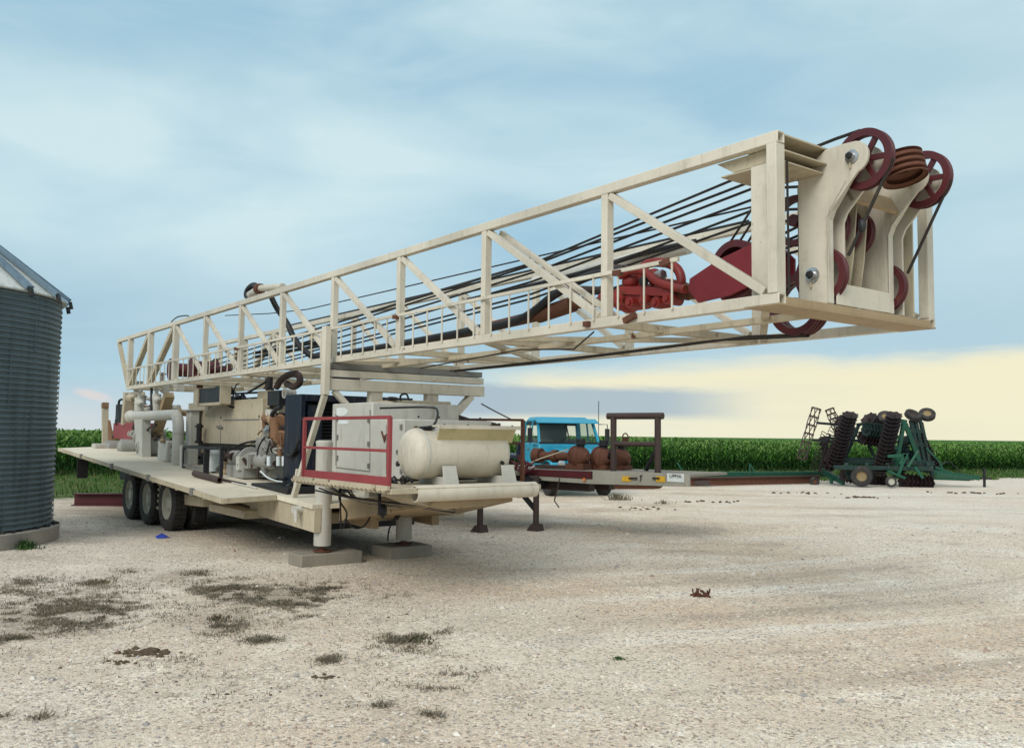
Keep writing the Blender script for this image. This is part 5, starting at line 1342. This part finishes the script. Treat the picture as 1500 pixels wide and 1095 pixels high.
# ------------------------------------------------------------------ blue truck
def make_truck():
    # frame: X forward (out of the bonnet), Y to its left
    g = G(812, 722); th = rad(-73)
    FR = Frame((1.45, 27.2, 0), (math.cos(th), math.sin(th)))
    T = thing('truck', 'bright blue old farm truck parked behind the flatbed, facing right', 'truck', FR.O, FR.rot)
    # cab origin at cab centre on ground; cab width 1.95
    w = .97
    def ring(x, z, ww, rnd=.12):
        return [(x, -ww, z), (x, ww, z)]
    prof = [(-.75, .62), (-.75, 1.45), (-.70, 2.10), (-.45, 2.24), (.35, 2.24), (.55, 2.14), (.92, 1.50), (.95, .62)]
    m = MB()
    # lower cab
    m.prism([(-.75, -w, .60), (.95, -w, .60), (.95, -w, 1.48), (-.75, -w, 1.48)], (0, 2 * w, 0))
    body = part(m, 'cab', 'truck', T, .05)
    # roof
    m = MB(); wt = w - .08
    m.add([(-.72, -wt, 2.12), (.56, -wt, 2.12), (.56, wt, 2.12), (-.72, wt, 2.12), (-.6, -wt + .12, 2.26), (.36, -wt + .12, 2.26), (.36, wt - .12, 2.26), (-.6, wt - .12, 2.26)], [(0, 3, 2, 1), (4, 5, 6, 7), (0, 1, 5, 4), (1, 2, 6, 5), (2, 3, 7, 6), (3, 0, 4, 7)])
    part(m, 'roof', 'truck', T, .09)
    # pillars
    for y in (-1, 1):
        for (x0, z0, x1, z1, tk) in ((.92, 1.46, .55, 2.14, .07), (-.70, 1.46, -.68, 2.14, .12), (.12, 1.46, .10, 2.14, .04)):
            part(MB().beam((x0, y * (w - .03), z0), (x1, y * (wt - .02), z1), tk, tk), 'pillar', 'truck', T)
        g_ = MB().add([(.86, y * (w - .05), 1.48), (-.66, y * (w - .05), 1.48), (-.66, y * (wt - .04), 2.13), (.52, y * (wt - .04), 2.13)], [(0, 1, 2, 3)]); part(g_, 'side_window', 'glass', T)
        m = MB(); m.box(.30, .36, y * (w + .28) - .1, y * (w + .28) + .1, 1.5, 1.95) if False else None
    part(MB().add([(.92, -w + .06, 1.48), (.92, w - .06, 1.48), (.56, wt - .05, 2.12), (.56, -wt + .05, 2.12)], [(0, 1, 2, 3)]), 'windscreen', 'glass', T)
    m = MB(); m.beam((.93, -w + .02, 1.49), (.93, w - .02, 1.49), .05, .05); m.beam((.57, -wt, 2.13), (.57, wt, 2.13), .05, .06); part(m, 'window_seal', 'black', T)
    m = MB(); m.prism([(.56, -w - .01, 2.16), (.84, -w - .01, 2.06), (.85, -w - .01, 2.09), (.56, -w - .01, 2.22)], (0, 2 * w + .02, 0)); part(m, 'sun_visor', 'truck', T, .02)
    m = MB(); m.beam((-.71, -wt, 2.07), (-.71, wt, 2.07), .04, .12); m.beam((-.72, -wt + .1, 1.52), (-.72, wt - .1, 1.52), .04, .1)
    m.box(-.3, .1, -.8, -.2, 1.2, 1.6); m.box(-.3, .1, .2, .8, 1.2, 1.6); m.box(-.3, -.22, -.55, .35, 1.4, 2.05); part(m, 'seat', 'greysteel', T, .03)
    # bonnet, wings, grille
    m = MB()
    m.add([(.95, -.62, .8), (2.15, -.5, .8), (2.15, .5, .8), (.95, .62, .8), (.95, -.62, 1.42), (2.15, -.45, 1.22), (2.15, .45, 1.22), (.95, .62, 1.42)], [(0, 3, 2, 1), (4, 5, 6, 7), (0, 1, 5, 4), (1, 2, 6, 5), (2, 3, 7, 6), (3, 0, 4, 7)])
    part(m, 'bonnet', 'truck', T, .06)
    for y in (-1, 1):
        m = MB(); pr = [(.95, .62), (.95, 1.12), (1.5, 1.14), (2.1, 1.02), (2.2, .75), (2.1, .70), (1.95, .92), (1.55, 1.0), (1.2, .88), (1.1, .62)]
        m.prism([(x, y * .55, z) for x, z in pr], (0, y * .45, 0)); part(m, 'wing', 'truck', T, .03)
        part(MB().lathe((2.17, y * .72, .93), (1, 0, 0), [(.09, 0), (.10, .03), (.06, .05), (.001, .06)], 18), 'headlight', 'chrome', T)
        wheel(T, (1.55, y * .82, .46), (0, y, 0), .46, .26, .55, 'chrome' if y < 0 else 'rim', name='wheel')
        # mirror
        m = MB(); m.tube([(.85, y * (w), 2.05), (.9, y * (w + .25), 2.05), (.9, y * (w + .25), 1.45), (.85, y * w, 1.4)], .014, 6); m.box(.88, .92, y * (w + .25) - .07, y * (w + .25) + .07, 1.5, 1.92); part(m, 'mirror', 'black', T)
        wheel(T, (-2.6, y * .82, .46), (0, y, 0), .46, .3, .55)
    m = MB(); m.box(2.16, 2.2, -.45, .45, .7, 1.18); part(m, 'grille', 'black', T); m = MB(); m.box(2.28, 2.38, -1.0, 1.0, .5, .68); part(m, 'bumper', 'chrome', T, .02)
    m = MB(); m.box(-4.2, 2.1, -.45, -.3, .6, .78); m.box(-4.2, 2.1, .3, .45, .6, .78); part(m, 'chassis', 'black', T)
    m = MB(); m.box(-4.4, -.95, -1.05, 1.05, .95, 1.08); m.box(-1.0, -.92, -1.05, 1.05, 1.0, 1.5); part(m, 'flat_bed', 'blue', T, .02)
    part(MB().cyl((.8, .98, 1.0), (.8, .98, 2.75), .012, 6), 'aerial', 'black', T)
    m = MB(); m.beam((.955, 0, 1.5), (.60, 0, 2.1), .03, .03); m.beam((.95, -.3, 1.5), (.85, -.6, 1.72), .012, .012); m.beam((.95, .3, 1.5), (.85, .05, 1.72), .012, .012); part(m, 'wiper', 'black', T)
    m = MB()
    for z in (.78, .88, .98, 1.08): m.beam((2.21, -.42, z), (2.21, .42, z), .02, .02)
    part(m, 'grille_bar', 'chrome', T)
    for y in (-1, 1):
        m = MB(); m.beam((.55, y * (w + .003), .66), (.55, y * (w + .003), 1.46), .012, .01); m.beam((-.55, y * (w + .003), .66), (-.55, y * (w + .003), 1.46), .012, .01); m.beam((-.55, y * (w + .003), .68), (.55, y * (w + .003), .68), .012, .01); part(m, 'door_seam', 'black', T)
    for y in (-1, 1): m = MB(); m.beam((.1, y * (w + .01), 1.3), (-.05, y * (w + .03), 1.3), .03, .03); part(m, 'door_handle', 'chrome', T)
make_truck()

# ------------------------------------------------------------------ folded disc harrow
def make_harrow():
    Y0 = 33.0
    O = W(1265, 710, Y0); O.z = 0
    T = thing('disc_harrow', 'green folding disc harrow with wings raised and rows of dark discs', 'disc harrow', O, 0)
    def h(px, py, dy=0.0):
        return W(px, py, Y0 + dy) - O
    def gang(x0, y0, x1, y1, n, R, dy, mat='disc', tilt=.35, notch=True):
        a, b = h(x0, y0, dy), h(x1, y1, dy); ax = (b - a).normalized()
        g = part(MB().cyl(a, b, .05, 8), 'gang_shaft', mat, T)
        for k in range(n):
            c = a.lerp(b, (k + .5) / n); d = (ax + V((tilt, .5, .0))).normalized()
            m = MB(); m.lathe(c, d, [(.02, .07), (R * .5, .045), (R, -.03), (R * .98, -.04), (R * .5, .03), (.02, .055)], 14, cap=False)
            if notch:
                r0 = d.orthogonal().normalized(); r1 = d.cross(r0)
                for q in range(8):
                    an = q * math.pi / 4; u = r0 * math.cos(an) + r1 * math.sin(an); m.beam(c + u * R * .95 - d * .03, c + u * R * 1.1 - d * .04, .09, .012, up=d)
            part(m, 'disc', mat, g)
    gang(1246, 606, 1222, 682, 15, .27, -.6)
    gang(1310, 606, 1290, 690, 15, .27, -1.0)
    gang(1230, 612, 1252, 640, 5, .22, .9)
    gang(1272, 612, 1288, 640, 7, .30, .5)
    gang(1335, 628, 1362, 690, 11, .22, 1.4, 'darkgreen')
    gang(1322, 704, 1364, 708, 7, .26, -.8, tilt=.1)
    gang(1275, 705, 1300, 707, 5, .24, .6, tilt=.1)
    gang(1205, 640, 1214, 690, 7, .16, 1.5)
    gang(1262, 640, 1290, 644, 6, .26, .2); gang(1268, 628, 1296, 632, 6, .26, .0, 'darkgreen'); gang(1345, 635, 1372, 690, 12, .2, .9, 'disc')
    gang(1232, 625, 1214, 690, 12, .16, .2); gang(1326, 640, 1316, 700, 9, .22, .4, 'darkgreen')
    gang(1300, 660, 1340, 668, 6, .2, .8, 'darkgreen'); gang(1235, 695, 1256, 700, 4, .22, -.6, tilt=.1)
    # basket rollers at the rear
    for (x0, y0, x1, y1, dy) in ((1196, 598, 1174, 672, -.3), (1215, 599, 1232, 640, .9)):
        a, b = h(x0, y0, dy), h(x1, y1, dy); ax = (b - a).normalized(); r0 = V((0, 1, 0)); r1 = ax.cross(r0).normalized(); R = .17; m = MB()
        for k in range(6):
            pts = []
            for q in range(13):
                an = k * math.pi / 3 + q * .25; u = r0 * math.cos(an) + r1 * math.sin(an); pts.append(a.lerp(b, q / 12) + u * R)
            m.tube(pts, .018, 5)
        for q in range(7):
            c = a.lerp(b, q / 6); m.tube([c + (r0 * math.cos(k * .628) + r1 * math.sin(k * .628)) * R for k in range(10)], .018, 5, closed=True)
        part(m, 'basket_roller', 'brown', T)
    # spring tines
    m = MB()
    for (x0, y0, x1, y1, dy) in ((1236, 612, 1208, 675, .3), (1216, 636, 1200, 690, .8)):
        a, b = h(x0, y0, dy), h(x1, y1, dy); m.beam(a, b, .07, .07)
        for k in range(15):
            c = a.lerp(b, k / 14); m.tube(spline([c, c + V((-.15, .0, .03)), c + V((-.28, 0, .12)), c + V((-.34, 0, .05))], 3), .016, 5)
            m.tube(spline([c, c + V((.15, .0, -.05)), c + V((.25, 0, -.02))], 3), .014, 5)
    part(m, 'tine_bar', 'disc', T)
    m = MB()
    for (x0, y0, x1, y1, dy) in ((1196, 619, 1230, 622, 0), (1190, 644, 1240, 648, 0), (1222, 644, 1345, 648, .3), (1210, 640, 1224, 642, .2)): m.beam(h(x0, y0, dy), h(x1, y1, dy), .07, .09)
    part(m, 'link_bar', 'black', T)
    # main frame
    m = MB()
    for (x0, y0, x1, y1, dy, w) in ((1218, 675, 1368, 678, .0, .17), (1222, 684, 1365, 686, -1.2, .15), (1230, 673, 1330, 673, 1.2, .15), (1240, 690, 1245, 702, -.8, .14), (1364, 680, 1366, 700, -.8, .12)):
        m.beam(h(x0, y0, dy), h(x1, y1, dy), w, w)
    for px in (1240, 1270, 1300, 1330, 1360): a = h(px, 680, -1.2); b = h(px, 680, 1.3); m.beam(a, b, .13, .13)
    fr = part(m, 'main_frame', 'darkgreen', T, .01)
    def wing(lines, mat='green', w=.12):
        m = MB()
        for (x0, y0, x1, y1, dy) in lines: m.beam(h(x0, y0, dy), h(x1, y1, dy), w, w * 1.3)
        part(m, 'wing_frame', mat, T, .01)
    wing([(1324, 618, 1311, 690, -.8), (1316, 620, 1300, 672, -.8), (1312, 640, 1322, 640, -.8), (1308, 655, 1318, 656, -.8), (1326, 620, 1348, 680, .2), (1316, 616, 1328, 618, -.8), (1304, 672, 1330, 670, -.8)])
    wing([(1334, 615, 1350, 690, .8), (1341, 616, 1357, 690, .8), (1349, 618, 1364, 690, .8), (1334, 630, 1350, 632, .8), (1340, 650, 1357, 651, .8), (1338, 615, 1350, 616, .8)], 'darkgreen')
    wing([(1255, 622, 1280, 618, .6), (1256, 640, 1296, 642, .6), (1258, 622, 1236, 676, .6), (1272, 652, 1284, 674, .6), (1284, 674, 1296, 670, .6)], 'darkgreen', .09)
    wing([(1318, 680, 1326, 664, -1.3), (1314, 700, 1326, 668, -1.3), (1340, 684, 1352, 700, -1.3), (1300, 668, 1330, 666, -1.3)], 'green', .08)
    # wheels
    wheel(T, h(1262, 697, -1.2), (-.35, -1, 0), .36, .32, .5, 'yellowhub')
    wheel(T, h(1285, 700, 1.2), (0, -1, 0), .34, .3, .5, 'yellowhub')
    wheel(T, h(1305, 705, -1.6), (0, -1, 0), .19, .14, .6, 'rim', tread=False)
    wheel(T, h(1337, 608, .8), (.3, -1, 1.3), .30, .2, .5, 'brown', tread=False)
    wheel(T, h(1358, 607, 1.0), (-.3, -1, 1.0), .30, .2, .5, 'yellowhub', tread=False)
    wheel(T, h(1297, 611, .2), (-.3, -1, 1.0), .28, .2, .5, 'yellowhub', tread=False)
    wheel(T, h(1285, 616, .9), (.3, -1, 1.5), .30, .22, .5, 'brown', tread=False)
    m = MB()
    for (x0, y0, x1, y1, w) in ((1362, 690, 1434, 700, .16), (1362, 700, 1420, 702, .1), (1370, 684, 1400, 695, .09), (1357, 656, 1376, 676, .07), (1376, 676, 1383, 692, .07)): m.beam(h(x0, y0, -.2), h(x1, y1, -.2), w, w)
    m.beam(h(1372, 694, .9), h(1425, 700, -.1), .09, .12); m.beam(h(1372, 694, -1.3), h(1425, 701, -.3), .09, .12)
    part(m, 'drawbar', 'green', T, .01)
    m = MB(); m.beam(h(1442, 690, -.2), h(1442, 714, -.2), .07, .07); m.cyl(h(1442, 690, -.2), h(1442, 686, -.2), .05, 10); m.beam(h(1436, 700, -.2), h(1452, 701, -.2), .12, .06); part(m, 'hitch_jack', 'black', T)
    m = MB(); m.tube(spline([h(1372, 686, 0), h(1390, 676, 0), h(1410, 694, 0), h(1436, 698, 0)], 6), .02, 5); m.tube(spline([h(1340, 690, -.8), h(1350, 680, -.8), h(1364, 692, -.8)], 5), .02, 5); part(m, 'hydraulic_hose', 'black', T)
    for (x0, y0, x1, y1) in ((1300, 690, 1326, 700), (1330, 684, 1345, 660)): part(MB().cyl(h(x0, y0, -1.4), h(x1, y1, -1.4), .05, 10), 'hydraulic_ram', 'green', T)
make_harrow()

def make_blade():
    Y0 = 33.0; O = W(1100, 712, 31.5); O.z = 0
    T = thing('land_leveller', 'long low green beam implement with rusty blade board lying before the corn', 'land leveller', O, 0)
    def h(px, py, Y): return W(px, py, Y) - O
    m = MB(); m.beam(h(985, 695, 31.5), h(1214, 694, 34.5), .2, .2); m.beam(h(1205, 690, 34), h(1236, 706, 32.5), .12, .2); m.beam(h(1216, 686, 34), h(1218, 706, 33), .12, .12)
    part(m, 'beam', 'green', T, .01)
    a, b = h(1010, 706, 31.0), h(1200, 702, 34.0); a.z = .16; b.z = .16
    m = MB(); m.beam(a, b, .06, .30); part(m, 'blade', 'rust', T, .01)
    m = MB(); m.beam(a + V((0, -.08, .12)), b + V((0, -.08, .12)), .1, .04); m.beam(h(990, 706, 31.2), h(1040, 707, 31.0), .1, .16); part(m, 'blade_rail', 'brown', T)
    m = MB(); m.beam(h(1098, 678, 32.5), h(1098, 694, 32.5), .04, .04); m.beam(h(1098, 678, 32.5), h(1107, 693, 32.5), .04, .04); m.beam(h(992, 677, 31.5), h(1001, 692, 31.5), .05, .05); part(m, 'mast_bracket', 'green', T)
    for px in (1193, 1066):
        wheel(T, h(px, 705 if px > 1100 else 700, 33.2), (0, -1, 0), .17, .12, .5, 'rust', tread=False)
make_blade()

scene.view_settings.view_transform = 'Standard'; scene.view_settings.look = 'None'; scene.view_settings.exposure = 0
